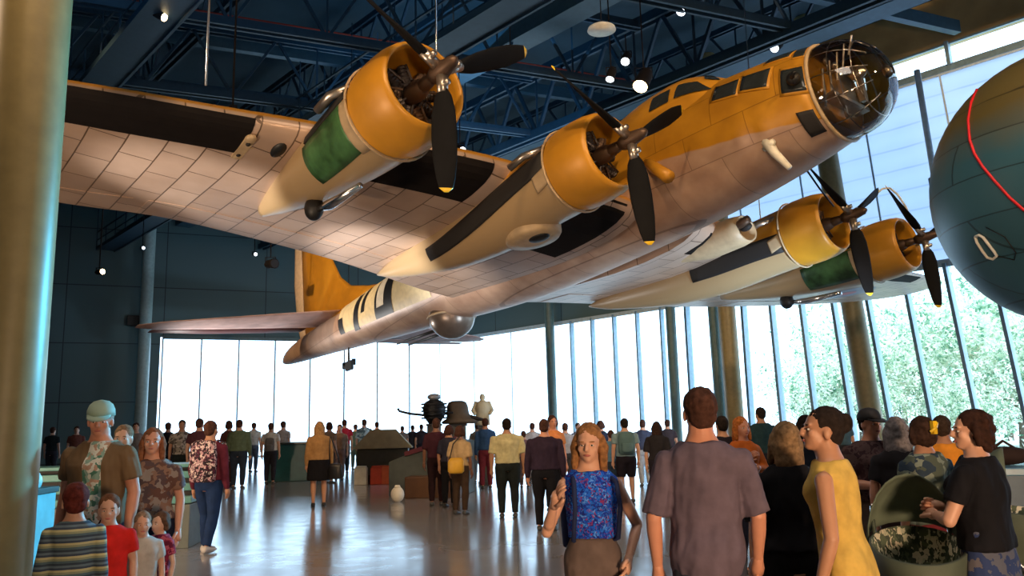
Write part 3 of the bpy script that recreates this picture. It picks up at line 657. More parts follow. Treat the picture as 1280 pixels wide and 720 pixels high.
# ---------------------------------------------------------------- roof steel
def clip(p, d, inset=.6):
    t0, t1 = -200., 200.; n = len(POLY)
    for i in range(n):
        a = POLY[i]; e = (POLY[(i+1) % n] - a).normalized(); nn = Vector((-e.y, e.x, 0))
        den = nn.dot(d); num = nn.dot(p - a) - inset
        if abs(den) < 1e-6:
            if num < 0: return None
            continue
        t = -num/den
        if den > 0: t0 = max(t0, t)
        else: t1 = min(t1, t)
    return (t0, t1) if t1 - t0 > 3 else None
def truss(q, perp, d, zb, zt, chord, web, step, name, label, grp, mat, cat='roof truss'):
    p = perp*q; r_ = clip(p, d)
    if not r_: return
    if name == 'roof_truss':
        s1 = (22 - PBp.dot(p))/PBp.dot(d); r_ = (r_[0], min(r_[1], s1))
        if r_[1] - r_[0] < 3: return
    a = p + d*r_[0]; L = r_[1] - r_[0]; root = MB(); n = max(2, int(L/step)); st = L/n; up = Vector((0, 0, 1))
    A = lambda s, z: a + d*s + up*z
    for z in (zb, zt):
        for sd in (-.5, .5): root.beam(A(0, z) + perp*sd*chord, A(L, z) + perp*sd*chord, chord*.35, chord)
    o = root.build(name, mat); tag(o, label, cat, grp)
    w = MB()
    for i in range(n):
        s0 = i*st; w.beam(A(s0, zb), A(s0 + st/2, zt), web); w.beam(A(s0 + st/2, zt), A(s0 + st, zb), web); w.beam(A(s0, zb), A(s0, zt), web*.7)
    w.build('web_members', mat, o); return o
PBp = Vector((-DB.y, DB.x, 0)); PAp = Vector((-DA.y, DA.x, 0)); PBp = Vector((-DB.y, DB.x, 0))
for i, q in enumerate([7, 12.5, 18, 23.5, 29, 34.5, 40, 45.5]):
    truss(q, PAp, DA, 13.4, 15.8, .26, .09, 2.8, 'roof_truss', 'dark blue steel roof truss running across the hall under the roof', 'cross trusses under the roof', M_truss)
PBp = Vector((-DB.y, DB.x, 0))
for i, q in enumerate([4, 10, 16, 28]):
    truss(q, PBp, DB, 15.9, 17.7, .24, .09, 2.4, 'roof_girder', 'dark blue steel girder running towards the glass wall above the trusses', 'girders above the trusses', M_truss)

truss(22, PBp, DB, 13.3, 15.9, .34, .12, 2.6, 'edge_girder', 'heavy dark girder running over the cockpit parallel to the glass wall', None, M_truss)
# solid blue beams, ducts, pipes, catwalks
def beamthing(name, a, b_, w, h, mat, label, cat, group=None):
    m_ = MB(); m_.beam(a, b_, w, h); o = m_.build(name, mat); return tag(o, label, cat, group)
def inside(p, inset=.4):
    n = len(POLY)
    for i in range(n):
        a = POLY[i]; e = (POLY[(i+1) % n] - a).normalized()
        if Vector((-e.y, e.x, 0)).dot(Vector((p.x, p.y, 0)) - a) < inset: return False
    return True
def seg(q, perp, d, z, r0=-100, r1=100, inset=.6):
    r_ = clip(perp*q, d, inset); s0 = max(r_[0], r0); s1 = min(r_[1], r1)
    return perp*q + d*s0 + Vector((0, 0, z)), perp*q + d*s1 + Vector((0, 0, z))
for q in (9.6, 20.6, 31.6): 
    a, e = seg(q, PAp, DA, 16.6); beamthing('roof_beam', a, e, .3, .5, M_beamb, 'mid blue solid roof beam above the trusses', 'beam', 'solid blue roof beams')
for q in (17.5, 25): 
    a, e = seg(q, PBp, DB, 14.6); beamthing('air_duct', a, e, .9, .6, M_beamb, 'square blue air duct running under the roof', 'duct', 'blue air ducts')
M_red = plain('red_sprinkler_pipe_paint', (.30, .03, .015), .4)
for q in (15.2, 27., 37.8):
    a, e = seg(q, PAp, DA, 15.4); t = MB(); t.tube([a, e], .07, 8); n = 14
    for i in range(1, n): p_ = a.lerp(e, i/n); t.tube([p_, p_ - Vector((0, 0, .25))], .03, 6)
    o = t.build('sprinkler_pipe', M_red, smooth=True); tag(o, 'red sprinkler pipe running across under the roof', 'pipe', 'red sprinkler pipes')
# catwalk with rails running towards the glass
def catwalk(q, z, r0, r1, label):
    a, e = seg(q, PBp, DB, z, r0, r1); root = empty('catwalk', a); tag(root, label, 'catwalk')
    d = (e - a); L = d.length; d.normalize(); pp = Vector((-d.y, d.x, 0)); t = MB()
    t.beam(Vector(), d*L, 1.0, .08); t.build('deck', M_truss, root)
    for s_ in (-.5, .5):
        t = MB(); o_ = pp*s_
        t.beam(o_ + Vector((0, 0, 1)), o_ + d*L + Vector((0, 0, 1)), .06); t.beam(o_ + Vector((0, 0, .5)), o_ + d*L + Vector((0, 0, .5)), .04); t.beam(o_, o_ + d*L, .08, .2)
        n = int(L/1.8)
        for i in range(n + 1): t.beam(o_ + d*L*i/n, o_ + d*L*i/n + Vector((0, 0, 1)), .04)
        for i in range(0, n + 1, 2): t.beam(o_ + d*L*i/n, o_ + d*L*i/n + Vector((0, 0, 15.0 - z)), .035)
        t.build('railing', M_truss, root)
catwalk(13.5, 12.6, -60, 60, 'dark steel catwalk with railings slung under the roof over the right wing')
catwalk(6.5, 12.6, -60, 60, 'dark steel catwalk with railings hung farther back under the roof')
# spotlights on the steel
M_lamp = plain('warm_lamp_lens', (1, .9, .6), .4, 0, 0, 1, 0, (1., .72, .35), 14.)
M_lampw = plain('white_lamp_lens', (1, 1, 1), .4, 0, 0, 1, 0, (.8, .9, 1.), 2.6)
def spot_fix(u, v, Y, aim, label, big=1., lens=None, ztop=None, group=None):
    p = at(u, v, Y)
    if ztop is None: ztop = 13.2 if p.z < 13.1 else (15.7 if p.z < 15.6 else 18.3)
    root = empty('spotlight', p); tag(root, label, 'spotlight', group); d = (Vector(aim) - p).normalized()
    t = MB(); t.tube([-d*.22*big, -d*.1*big, d*.12*big, d*.2*big], [.05*big, .11*big, .12*big, .13*big], 14); t.build('lamp_housing', M_blackrub, root, smooth=True)
    t = MB(); t.tube([d*.19*big, d*.21*big], .11*big, 14); t.build('lens', lens or M_lamp, root)
    t = MB(); t.beam((0, 0, .16*big), (0, 0, max(.3, ztop - p.z)), .03); t.beam(Vector((-.13*big, 0, 0)), Vector((-.13*big, 0, .18*big)), .02); t.beam(Vector((.13*big, 0, 0)), Vector((.13*big, 0, .18*big)), .02); t.beam(Vector((-.13*big, 0, .17*big)), Vector((.13*big, 0, .17*big)), .02); t.build('yoke', M_blackrub, root)
    return p
CTR = PM @ Vector((8, 0, 0)) + PT
LAMPS = []
for (u, v, Y, lab, big, ln) in [
    (805, 98, 21, 'glowing warm spotlight just above the cockpit canopy', 1.8, M_lamp), (783, 72, 23, 'spotlight with a white lens on the steel left of the warm lamp', 1.2, M_lampw),
    (764, 92, 20, 'small spotlight on the truss above the right inboard propeller', 1., M_lampw), (854, 9, 22, 'spotlight at the top edge above the cockpit', 1.2, M_lampw),
    (972, 57, 25, 'white-lensed spotlight just above the nose windows', 1.3, M_lampw), (198, 18, 20, 'spotlight with red glow high at the upper left', 1., M_lamp),
    (638, 66, 22, 'small spotlight on the catwalk beside the raised propeller blade', 1., M_lampw), (291, 137, 15, 'small white lamp just above the right wing leading edge', .5, M_lampw),
    (575, 186, 24, 'small spotlight in the steel between the right engines', 1., M_lampw), (124, 340, 26, 'track spotlight hanging low at the far left under the wing', .8, M_lamp),
    (178, 310, 38, 'tiny white lamp beside the pale grey column', .7, M_lampw), (318, 318, 34, 'small white lamp under the trusses left of the tail', .7, M_lampw), (338, 330, 28, 'black spotlight hanging left of the rudder', 1.4, M_black)]:
    LAMPS.append(spot_fix(u, v, Y, CTR, lab, big, ln))
# white dish pendant near the top
p = at(752, 38, 19); root = empty('dish_lamp', p); tag(root, 'white dish-shaped pendant lamp near the top centre', 'lamp')
t = MB(); t.loft([[Vector((r*cos(2*pi*j/28), r*sin(2*pi*j/28), z)) for j in range(28)] for r, z in ((.36, 0), (.34, .06), (.2, .14), (.03, .18))]); t.build('dish', M_white, root, smooth=True)
t = MB(); t.tube([(0, 0, .1), (0, 0, max(.4, 18.3 - p.z))], .015, 6); t.build('cord', M_black, root)
# hanging box projector and wall speaker
p = at(122, 388, 44.0)
q_ = PL + DA*((p.x - PL.x)/DA.x); t = MB(); t.box((0, 0, 0), (1.0, .5, .62)); o = t.build('wall_speaker', M_black, None, (q_.x, q_.y - .35, p.z)); o.rotation_euler.z = atan2(DA.y, DA.x); bevel(o, .03); tag(o, 'black speaker box mounted on the teal wall at the left', 'speaker')
p = at(435, 455, 31); root = empty('hanging_lamp_cluster', p); tag(root, 'small dark lamp cluster hanging below the tail', 'lamp')
t = MB(); t.tube([(0, 0, 0), (0, 0, 13.4 - p.z)], .02, 6); t.build('stem', M_black, root); 
for i, (a_, b__) in enumerate(((-.14, -.05), (.1, .02), (.22, .1))):
    t = MB(); t.tube([(a_, 0, b__ - .14), (a_, 0, b__ + .1)], .08, 10); t.beam((a_, 0, b__ + .08), (0, 0, b__ + .12), .02); t.build('lamp_head', M_black, root, smooth=True)
# suspension cables of the bomber
def cable(a, b_, r, label, mat=None, pts=None):
    t = MB(); t.tube(pts or [a, b_], r, 6); o = t.build('suspension_cable', mat or M_steel, None, smooth=True); return tag(o, label, 'cable')
def pl(x, y, z): return PM @ Vector((x, y, z)) + PT
for (x, y, z, lab) in ((6.2, 5.2, -.3, 'steel cable rising from the right wing between the engines'), (6.5, 9.2, 0., 'steel cable rising from the outer right wing'), (6.5, -5.2, -.3, 'steel cable rising from the left wing between the engines'), (16.5, 0, 1.05, 'steel cable holding the rear fuselage')):
    a = pl(x, y, z); cable(a, Vector((a.x, a.y, 15.8)), .018, lab)
a = at(1003, 205, 16.2); e = at(1042, 258, 17.2); cable(None, None, .02, 'dark cable running down from the chin mast to the left inboard engine', M_black, [a, a.lerp(e, .5) - Vector((0, 0, .03)), e])
pts = [at(u, v, 19.6) for u, v in ((1095, 243), (1103, 236), (1112, 235), (1122, 243), (1132, 258), (1139, 275))]
cable(None, None, .025, 'white curved hose looping above the left outboard engine', M_white, pts)
# tubular fin hanging in front of the upper glass
a = at(1146, 88, 26); e = at(1168, 222, 26); t = MB(); t.tube([a, e], .10, 12); o = t.build('hanging_strut', M_pale, None, smooth=True); tag(o, 'blue-grey tube hanging in front of the upper glass with a black foot', 'strut')
t = MB(); t.tube([e, e + (e - a).normalized()*.35], .19, 12); t.build('black_foot', M_black, o, smooth=True)
# ---------------------------------------------------------------- second aircraft at the right edge
m, nt, b, o = newmat('blue_green_aircraft_skin'); v = coord(nt); sp = nt.nodes.new('ShaderNodeSeparateXYZ'); nt.links.new(v, sp.inputs[0]); nz = N(nt, 'TexNoise', Scale=1.5, Detail=5.); nt.links.new(v, nz.inputs['Vector'])
ad = N(nt, 'Math', operation='MULTIPLY_ADD'); nt.links.new(nz.outputs[0], ad.inputs[0]); ad.inputs[1].default_value = .5; nt.links.new(sp.outputs[2], ad.inputs[2])
mr = N(nt, 'MapRange'); nt.links.new(ad.outputs[0], mr.inputs[0]); mr.inputs[1].default_value = .45; mr.inputs[2].default_value = 1.0
base = mixc(nt, mr.outputs[0], (.035, .12, .165), (.13, .10, .03)); br = N(nt, 'TexBrick', Scale=1.); br.offset = .5; br.inputs['Color1'].default_value = (1, 1, 1, 1); br.inputs['Color2'].default_value = (.85, .85, .85, 1); br.inputs['Mortar'].default_value = (.35, .35, .35, 1); br.inputs['Mortar Size'].default_value = .008; br.inputs['Brick Width'].default_value = .9; br.inputs['Row Height'].default_value = .45
cx = nt.nodes.new('ShaderNodeCombineXYZ'); nt.links.new(sp.outputs[0], cx.inputs[0]); nt.links.new(sp.outputs[2], cx.inputs[1]); nt.links.new(cx.outputs[0], br.inputs['Vector'])
mu = nt.nodes.new('ShaderNodeMix'); mu.data_type = 'RGBA'; mu.blend_type = 'MULTIPLY'; mu.inputs[0].default_value = 1.; nt.links.new(base, mu.inputs[6]); nt.links.new(br.outputs[0], mu.inputs[7]); nt.links.new(mu.outputs[2], b.inputs['Base Color']); b.inputs['Roughness'].default_value = .45; M_skin2 = m
cen = at(1355, 232, 9.2); f2 = empty('airplane_fuselage', cen, radians(38)); tag(f2, 'blue-green rounded fuselage of a second aircraft hanging at the right edge', 'airplane')
t = MB(); rr = 1.62
prof = [(-1.62*cos(a_*pi/24), rr*sin(a_*pi/24)) for a_ in range(0, 13)] + [(x, rr*(1 - .01*x*x)) for x in (.6, 1.4, 2.4, 3.6, 5., 6.5)] + [(8., .9)]
prof[0] = (-1.62, .01)
def f2p(x, r, a_): return Vector((x, r*cos(a_), r*sin(a_)*1.03))
t.loft([[f2p(x, r, 2*pi*j/48) for j in range(48)] for x, r in prof]); fo = t.build('fuselage_shell', M_skin2, f2, smooth=True)
a_ = radians(212); x = -.9
def onf(px, py): # surface point of the second fuselage seen at a pixel
    d = ray(px, py).normalized(); M = Matrix.Rotation(-radians(38), 3, 'Z'); p0 = M @ (EYE - cen); dd = M @ d
    A = dd.x**2 + dd.y**2 + (dd.z/1.03)**2; B = 2*(p0.x*dd.x + p0.y*dd.y + p0.z*dd.z/1.03**2); C = p0.x**2 + p0.y**2 + (p0.z/1.03)**2 - 1.62**2*1.01
    D = B*B - 4*A*C
    return (p0 + dd*((-B - sqrt(max(D, 0)))/(2*A))) if D > 0 else None
loop = [(1219, 296), (1224, 294), (1229, 297), (1236, 306), (1243, 315), (1246, 320), (1241, 324), (1234, 322), (1228, 314), (1221, 303), (1219, 296)]
pp = [onf(*q) for q in loop]
if all(q is not None for q in pp): t = MB(); t.tube(pp, .016, 6); t.build('painted_oval', M_white, f2, smooth=True)
cp = [onf(*q) for q in ((1232, 98), (1221, 112), (1214, 127), (1210, 150), (1212, 175), (1218, 192), (1228, 208), (1243, 226), (1262, 247), (1279, 262), (1296, 272), (1330, 285))]
cp = [q for q in cp if q is not None]; t = MB(); t.tube(cp, .015, 8); t.build('red_cord', plain('red_cord', (.65, .01, .02), .5), f2, smooth=True)
hp = [onf(*q) for q in ((1232, 284), (1256, 296), (1270, 316), (1268, 325), (1246, 320))]
if all(q is not None for q in hp): t = MB(); t.tube(hp, .006, 5); t.build('hatch_seam', M_black, f2, smooth=True)
a = cen + Vector((0, 0, 1.5)); cable(a, Vector((a.x, a.y, 13.2)), .02, 'steel cable above the second aircraft at the right edge')
# ---------------------------------------------------------------- trees beyond the glass
M_leaf, nt, bb, o_ = newmat('painted_glare_leaves'); v = coord(nt); nz = N(nt, 'TexNoise', Scale=1.1, Detail=2.); nt.links.new(v, nz.inputs['Vector'])
lc = ramp(nt, nz.outputs[0], [(.36, (.14, .32, .20)), (.48, (.60, .72, .52)), (.58, (1., .95, .85))]); df = N(nt, 'BsdfDiffuse'); tl = N(nt, 'BsdfTranslucent'); nt.links.new(lc, df.inputs[0]); nt.links.new(lc, tl.inputs[0]); ms = nt.nodes.new('ShaderNodeMixShader'); ms.inputs[0].default_value = .45  # noise ramp paints near-white outdoor glare into the leaf colour
nt.links.new(df.outputs[0], ms.inputs[1]); nt.links.new(tl.outputs[0], ms.inputs[2]); nt.links.new(ms.outputs[0], o_.inputs[0])
M_bark = plain('grey_brown_bark', (.2, .16, .12), .9)
def leafmesh(n, rx, ry, rz, seed, sz=.16):
    rnd = random.Random(seed); b = MB(); cl = [(rnd.gauss(0, .45), rnd.gauss(0, .45), rnd.gauss(0, .45)) for _ in range(26)]
    for _ in range(n):
        c = rnd.choice(cl); p = Vector((c[0]*rx + rnd.gauss(0, .2)*rx, c[1]*ry + rnd.gauss(0, .2)*ry, c[2]*rz + rnd.gauss(0, .18)*rz))
        d = Vector((rnd.uniform(-1, 1), rnd.uniform(-1, 1), rnd.uniform(-1, 1))).normalized(); e = d.orthogonal().normalized(); s = sz*rnd.uniform(.6, 1.4)
        b.add([p - d*s, p + e*s*.45, p + d*s, p - e*s*.45], [(0, 1, 2, 3)])
    return b.mesh('crown')
LM = [leafmesh(5200, 3.4, 3.4, 3.6, i) for i in range(3)]
i = 0
for (u, Y, zc, sc) in [(1010, 58, 4., .85), (1075, 52, 4.3, .95), (1130, 56, 6.2, 1.1), (1180, 50, 4.6, 1.), (1235, 52, 6.6, 1.15), (1275, 46, 4.2, .9), (1330, 48, 6., 1.1), (1040, 64, 6.6, 1.), (1150, 66, 8.0, 1.3), (1215, 44, 2.4, .6), (1105, 47, 2.2, .6), (1260, 60, 9., 1.3)]:
    p = at(u, 520, Y); root = empty('tree', (p.x, p.y, -.4)); tag(root, 'pale green leafy tree standing outside the right-hand glass wall', 'tree', 'trees beyond the glass wall')
    o = link_mesh('crown', LM[i % 3] if i > 2 else LM[i], None if i > 2 else M_leaf, root, (0, 0, zc + .4), smooth=False); o.scale = (sc, sc, sc); o.rotation_euler.z = i*1.3
    t = MB(); t.tube([(0, 0, 0), (.1, 0, zc*.5), (0, .1, zc)], [.22, .16, .08], 8); 
    for a_ in range(4): t.tube([(0, 0, zc*.5), (cos(a_*1.7)*1.4*sc, sin(a_*1.7)*1.4*sc, zc*.5 + 1.8*sc)], [.08, .03], 6)
    t.build('trunk', M_bark, root, smooth=True); i += 1
# ================================================================== LIGHT
w = bpy.data.worlds.new('sky'); SC.world = w; w.use_nodes = True; nt = w.node_tree; nt.nodes.clear()
wo = nt.nodes.new('ShaderNodeOutputWorld'); bg = nt.nodes.new('ShaderNodeBackground'); nt.links.new(bg.outputs[0], wo.inputs[0])
bg.inputs[0].default_value = (.52, .76, 1., 1); bg.inputs[1].default_value = 4.6
def lamp(kind, name, loc, aim, power, col, size=.3, spot=60, blend=.6):
    d = bpy.data.lights.new(name, kind); d.energy = power; d.color = col
    if kind == 'SPOT': d.spot_size = radians(spot); d.spot_blend = blend; d.shadow_soft_size = size
    elif kind == 'AREA': d.size = size
    else: d.shadow_soft_size = size
    o = bpy.data.objects.new(name, d); COL.objects.link(o); o.location = loc
    dr = (Vector(aim) - Vector(loc)).normalized(); o.rotation_euler = dr.to_track_quat('-Z', 'Y').to_euler(); return o
WARM = (1., .66, .34); WARM2 = (1., .72, .48); BLUE = (.16, .5, .85)
lamp('SPOT', 'spot_nose', (9, -3, 12.5), pl(3, 0, 0), 5200, WARM, .35, 50)
lamp('SPOT', 'spot_nacelles', (-2, -2, 13), pl(5, 5, 0), 5200, WARM, .35, 60)
lamp('SPOT', 'spot_left_wing', (16, 4, 12.5), pl(5, -5, 0), 4200, WARM, .35, 50)
lamp('SPOT', 'spot_tail', (-16, 16, 12.8), pl(20.5, 0, 2.5), 8000, WARM, .3, 45)
lamp('SPOT', 'fill_tail', (-13, 27.5, 1.2), pl(19, 2.5, .2), 2600, (.95, .93, .9), .3, 60, .8)  # added fill lamp that brightens the underside of the tail
lamp('SPOT', 'spot_column', (-8, -1, 10), (-4.6, 7, 4), 90, WARM, .3, 50)
lamp('SPOT', 'fill_column_cyan', (2.0, 13.8, 4.), (-4.2, 7.1, 2.8), 6000, (.08, .6, 1.), .3, 45)  # added lamp standing in for blue window light on the column
lamp('SPOT', 'fill_fascia', (12, 8, 11), (22, 26, 17), 16000, WARM, .3, 50)  # added lamp to brighten the tan fascia
# added fill lamps near the floor, unseen, brighten the bomber's undersides
lamp('SPOT', 'fill_wing', (-10.5, 6.5, .8), pl(8.5, 7, -.5), 2100, WARM2, .5, 100)
lamp('SPOT', 'fill_belly', (3, -4, 1.0), pl(7, 0, -1), 3000, (1., .66, .4), .5, 75)
lamp('SPOT', 'fill_wing_patch', (-13, 4, .6), pl(9.3, 7.6, -.5), 15000, (1, .9, .8), .12, 15, .8)  # added narrow lamp that makes the bright patch on the right wing
lamp('SPOT', 'fill_wing_root_patch', (-6, 10, .6), pl(10.4, 3.6, -.9), 9000, (1, .95, .9), .12, 24, .8)  # added lamp that makes the pale patch near the trailing edge
lamp('SPOT', 'fill_cool', (9, 12, .6), pl(9.5, -3.2, -1), 6500, (.6, .8, 1.), .3, 50, .8)  # added lamp in place of cool window light below the left wing root
lamp('AREA', 'ceiling_blue_wash', (-8, 14, 13.0), (-8, 18, 18), 320, BLUE, 8)
lamp('AREA', 'ceiling_blue_wash_far', (-2, 30, 13.0), (-2, 32, 18), 480, BLUE, 10)
lamp('AREA', 'ceiling_blue_wash_near', (4, 8, 13.0), (4, 12, 18), 280, BLUE, 8)
lamp('AREA', 'crowd_downlight', (2, 3, 12), (2, 7, 0), 420, (1., .86, .72), 5)
lamp('AREA', 'crowd_downlight_left', (-7, 8, 5.5), (-4, 8, 0), 120, WARM2, 3)
sun = lamp('SUN', 'sun', (60, 40, 60), (20, 50, 0), 3.5, (1., .97, .9)); sun.data.angle = .03
SC.view_settings.view_transform = 'Standard'; SC.view_settings.look = 'None'; SC.view_settings.gamma = 1; SC.view_settings.exposure = 0
SC.view_settings.use_curve_mapping = False
SC.cycles.max_bounces = 8; SC.cycles.transparent_max_bounces = 16; SC.cycles.use_denoising = True
SC.cycles.sample_clamp_indirect = 6
# ================================================================== PEOPLE
WORK = bpy.data.scenes.new('work')
def remeshed(b, vox, name, smooth_it=2):
    me = b.mesh('tmp'); o = bpy.data.objects.new('tmp', me); WORK.collection.objects.link(o)
    r_ = o.modifiers.new('r', 'REMESH'); r_.mode = 'VOXEL'; r_.voxel_size = vox; r_.adaptivity = 0
    if smooth_it: s_ = o.modifiers.new('s', 'SMOOTH'); s_.factor = .5; s_.iterations = smooth_it
    with bpy.context.temp_override(scene=WORK, view_layer=WORK.view_layers[0]):
        dg = bpy.context.evaluated_depsgraph_get(); out = bpy.data.meshes.new_from_object(o.evaluated_get(dg)); out.name = name
    bpy.data.objects.remove(o); bpy.data.meshes.remove(me); return out
def joinmesh(base, extra, name):
    """append loose MB geometry (e.g. face details, fingers) into one mesh"""
    n = len(base.vertices); vs = [v.co[:] for v in base.vertices] + extra.v
    fs = [tuple(p.vertices) for p in base.polygons] + [tuple(i + n for i in f) for f in extra.f]
    mi = [0]*len(base.polygons) + extra.mi; bpy.data.meshes.remove(base)
    me = bpy.data.meshes.new(name); me.from_pydata(vs, [], fs); me.polygons.foreach_set('material_index', mi); me.update(); return me
def folds(me, amp, sc, seed, vert=3.):
    n = len(me.vertices); co = [0.]*(3*n); no = [0.]*(3*n); me.vertices.foreach_get('co', co); me.vertex_normals.foreach_get('vector', no)
    for i in range(n):
        p = Vector(co[3*i:3*i+3]); a = noise.noise(Vector((p.x*sc + seed, p.y*sc, p.z*sc/vert))) + .5*noise.noise(Vector((p.x*sc*2.3, p.y*sc*2.3 + seed, p.z*sc*1.1 + p.x*sc)))
        a = a*amp; co[3*i] += no[3*i]*a; co[3*i+1] += no[3*i+1]*a; co[3*i+2] += no[3*i+2]*a
    me.vertices.foreach_set('co', co); me.update()
M_eye = plain('eye_white', (.75, .72, .68), .2); M_iris = plain('dark_iris', (.02, .015, .01), .1); M_lip = plain('lip', (.42, .12, .10), .5)
SKINS = {'fair': (.62, .34, .23), 'tan': (.48, .24, .14), 'ruddy': (.60, .27, .17), 'brown': (.22, .10, .06), 'pale': (.68, .42, .32)}
def person(pos, H, yaw, label, skin='fair', shirt=(.3,.3,.3), shirt_m=None, sleeve='short', hem=.54, pants=(.03,.03,.04), pants_m=None, bottom='trousers', hair='short', hairc=(.06,.03,.02),
           pose=None, shoes=(.04,.04,.04), vox=.02, build=1., fem=False, face=True, hat=None, lean=0., look=(0, 0), stride=0., group=None, twist=0., leanx=0., cat='person', child=False):
    """one figure; pose = {'L':(elbow xyz, wrist xyz), 'R':...} in body units of H, facing -Y; L is the body's left (+X)"""
    k = H; near = vox < .012; root = empty('person', (pos[0], pos[1], 0), yaw); tag(root, label, cat, group)
    hs = 1.18 if child else 1.
    pose = pose or {}
    swid = (.098 if fem else .108)*build; hipw = (.105 if fem else .098)*build
    # skeleton in units of H
    def bend(p):
        p = Vector(p)
        if p.z > .52:
            d = p - Vector((0, 0, .52)); d = Matrix.Rotation(lean, 3, 'X') @ d; d = Matrix.Rotation(leanx, 3, 'Y') @ d
            f = min(1, (p.z - .52)/.2); d = Matrix.Rotation(twist*f, 3, 'Z') @ d; return Vector((0, 0, .52)) + d
        return p
    sh = {s: bend((s*(swid + .003), .0, .790)) for s in (1, -1)}
    arms = {}
    for s, nm in ((1, 'L'), (-1, 'R')):
        if nm in pose: e, w = [Vector(q) for q in pose[nm]]; 
        else: e = sh[s] + Vector((s*.026, .018, -.160)); w = e + Vector((s*.005, -.035, -.148))
        arms[s] = (e, w)
    legs = {}
    for s in (1, -1):
        st = stride*s; hip = Vector((s*.05*build, 0, .50)); kn = Vector((s*.055*build, -.012 - st*.45 - abs(stride)*.15, .275)); an = Vector((s*.055*build, .012 - st, .045 + (abs(st)*.15 if st < 0 else 0)))
        legs[s] = (hip, kn, an)
    K = lambda p: Vector(p)*k
    def torso(b, inf, z0, z1, n=22):
        # z, halfwidth, halfdepth, y shift
        T = [(.455, .060, .050, .004), (.475, hipw*.88, .062, .006), (.51, hipw, .068, .008), (.55, hipw*.98, .066, .006), (.60, (.078 if fem else .090)*build, .058*build, .0), (.64, (.080 if fem else .094)*build, .058*build, -.002),
             (.70, swid*.86, .066*build, -.004), (.745, swid*.93, .070*build, -.004 if not fem else -.010), (.775, swid*.98, .060, .0), (.798, swid*.92, .052, .004), (.815, swid*.74, .046, .005), (.829, swid*.55, .042, .005), (.841, .046, .038, .004), (.86, .038, .036, .0)]
        rings = []; zs = [z0 + (z1 - z0)*i/18 for i in range(19)]
        for z in zs:
            w, d, y = sinterp(T, z); rings.append([K(bend((( w + inf)*cos(t)*(1 - .0*abs(sin(t))), y + (d + inf)*sin(t), z))) for t in (2*pi*j/n for j in range(n))])
        b.loft(rings)
    def arm(b, s, inf, frac, rr=1.):
        e, w = arms[s]; S = sh[s] + Vector((0, 0, -.012))
        pts = [S + (bend((0, 0, .80)) - S)*.45, S, S.lerp(e, .5), e]; rd = [.026, .030, .0265, .0235]
        tot = 2.
        if frac > 1: pts += [e.lerp(w, .3), e.lerp(w, .7), w][:max(1, round((frac - 1)*3))]; rd += [.0235, .019, .0155][:max(1, round((frac - 1)*3))]
        elif frac < 1: q = S.lerp(e, frac); pts = pts[:2] + [S.lerp(e, frac*.5), q]; rd = rd[:2] + [.031, .030]
        b.tube([K(p) for p in pts], [(r*rr*build**.5*(.9 if fem else 1.) + inf)*k for r in rd], 12)
        for p, r in list(zip(pts, rd))[1:-1] + ([(pts[-1], rd[-1]*.93)] if frac >= 1 else []): b.ell(K(p), [(r*rr*build**.5*(.9 if fem else 1.) + inf)*k*.98]*3, 10, 6)
    def leg(b, s, inf, ztop, zbot, flare=0.):
        hip, kn, an = legs[s]; pts = [hip, hip.lerp(kn, .5), kn, kn.lerp(an, .3), kn.lerp(an, .7), an]; rd = [.054*build, .046*build, .034, .034, .025, .020]
        o1 = []; o2 = []
        for i, (p, r) in enumerate(zip(pts, rd)):
            if p.z >= zbot - 1e-4: o1.append(p); o2.append(r + inf + flare*i/5)
            else:
                a = pts[i-1]; t = (a.z - zbot)/(a.z - p.z); o1.append(a.lerp(p, t)); o2.append(rd[i-1] + (r - rd[i-1])*t + inf + flare*i/5); break
        if len(o1) > 1: b.tube([K(p) for p in o1], [r*k for r in o2], 12); b.ell(K(o1[0]), [o2[0]*k]*3, 10, 6)
    # ---- body
    b = MB(); torso(b, 0, .455, .86)
    nk = bend((0, .004, .835)); hc = bend((0, -.006, .917)); b.tube([K(nk - Vector((0, 0, .03))), K(nk), K(hc - Vector((0, -.004, .03)))], [.042*k, .038*k, .036*k], 12)
    HR = Matrix.Rotation(look[0], 3, 'Z') @ Matrix.Rotation(look[1], 3, 'X')   # look: turn, nod (negative = up)
    def hp_(p): return K(hc + (HR @ Vector(p))*hs)
    def hell(b, c, r, nu=16, nv=10, mi=0): b.ell(hp_(c), [q*k*hs for q in r], nu, nv, mi, HR)
    hell(b, (0, .006, .018), (.044, .056, .054)); hell(b, (0, -.018, -.020), (.034, .036, .040)); hell(b, (0, -.032, -.046), (.018, .018, .014))
    if face: 
        hell(b, (0, -.0545, -.008), (.0075, .012, .015), 10, 6); hell(b, (0, -.060, -.014), (.0095, .009, .007), 10, 6)
        hell(b, (0, -.044, .014), (.032, .010, .007), 12, 6)
        for s in (1, -1): hell(b, (s*.022, -.036, -.012), (.014, .013, .014), 10, 6)
    for s in (1, -1): hell(b, (s*.044, .004, -.006), (.006, .013, .019), 10, 6)
    for s in (1, -1):
        arm(b, s, 0, 2); leg(b, s, 0, .5, .03)
        an = legs[s][2]; b.tube([K(an + Vector((0, .02, -.022))), K(an + Vector((0, -.05, -.028))), K(an + Vector((0, -.10, -.034)))], [.020*k, .020*k, .012*k], 8)
    me = remeshed(b, vox*.8 if near else vox, 'body', 2)
    ex = MB()
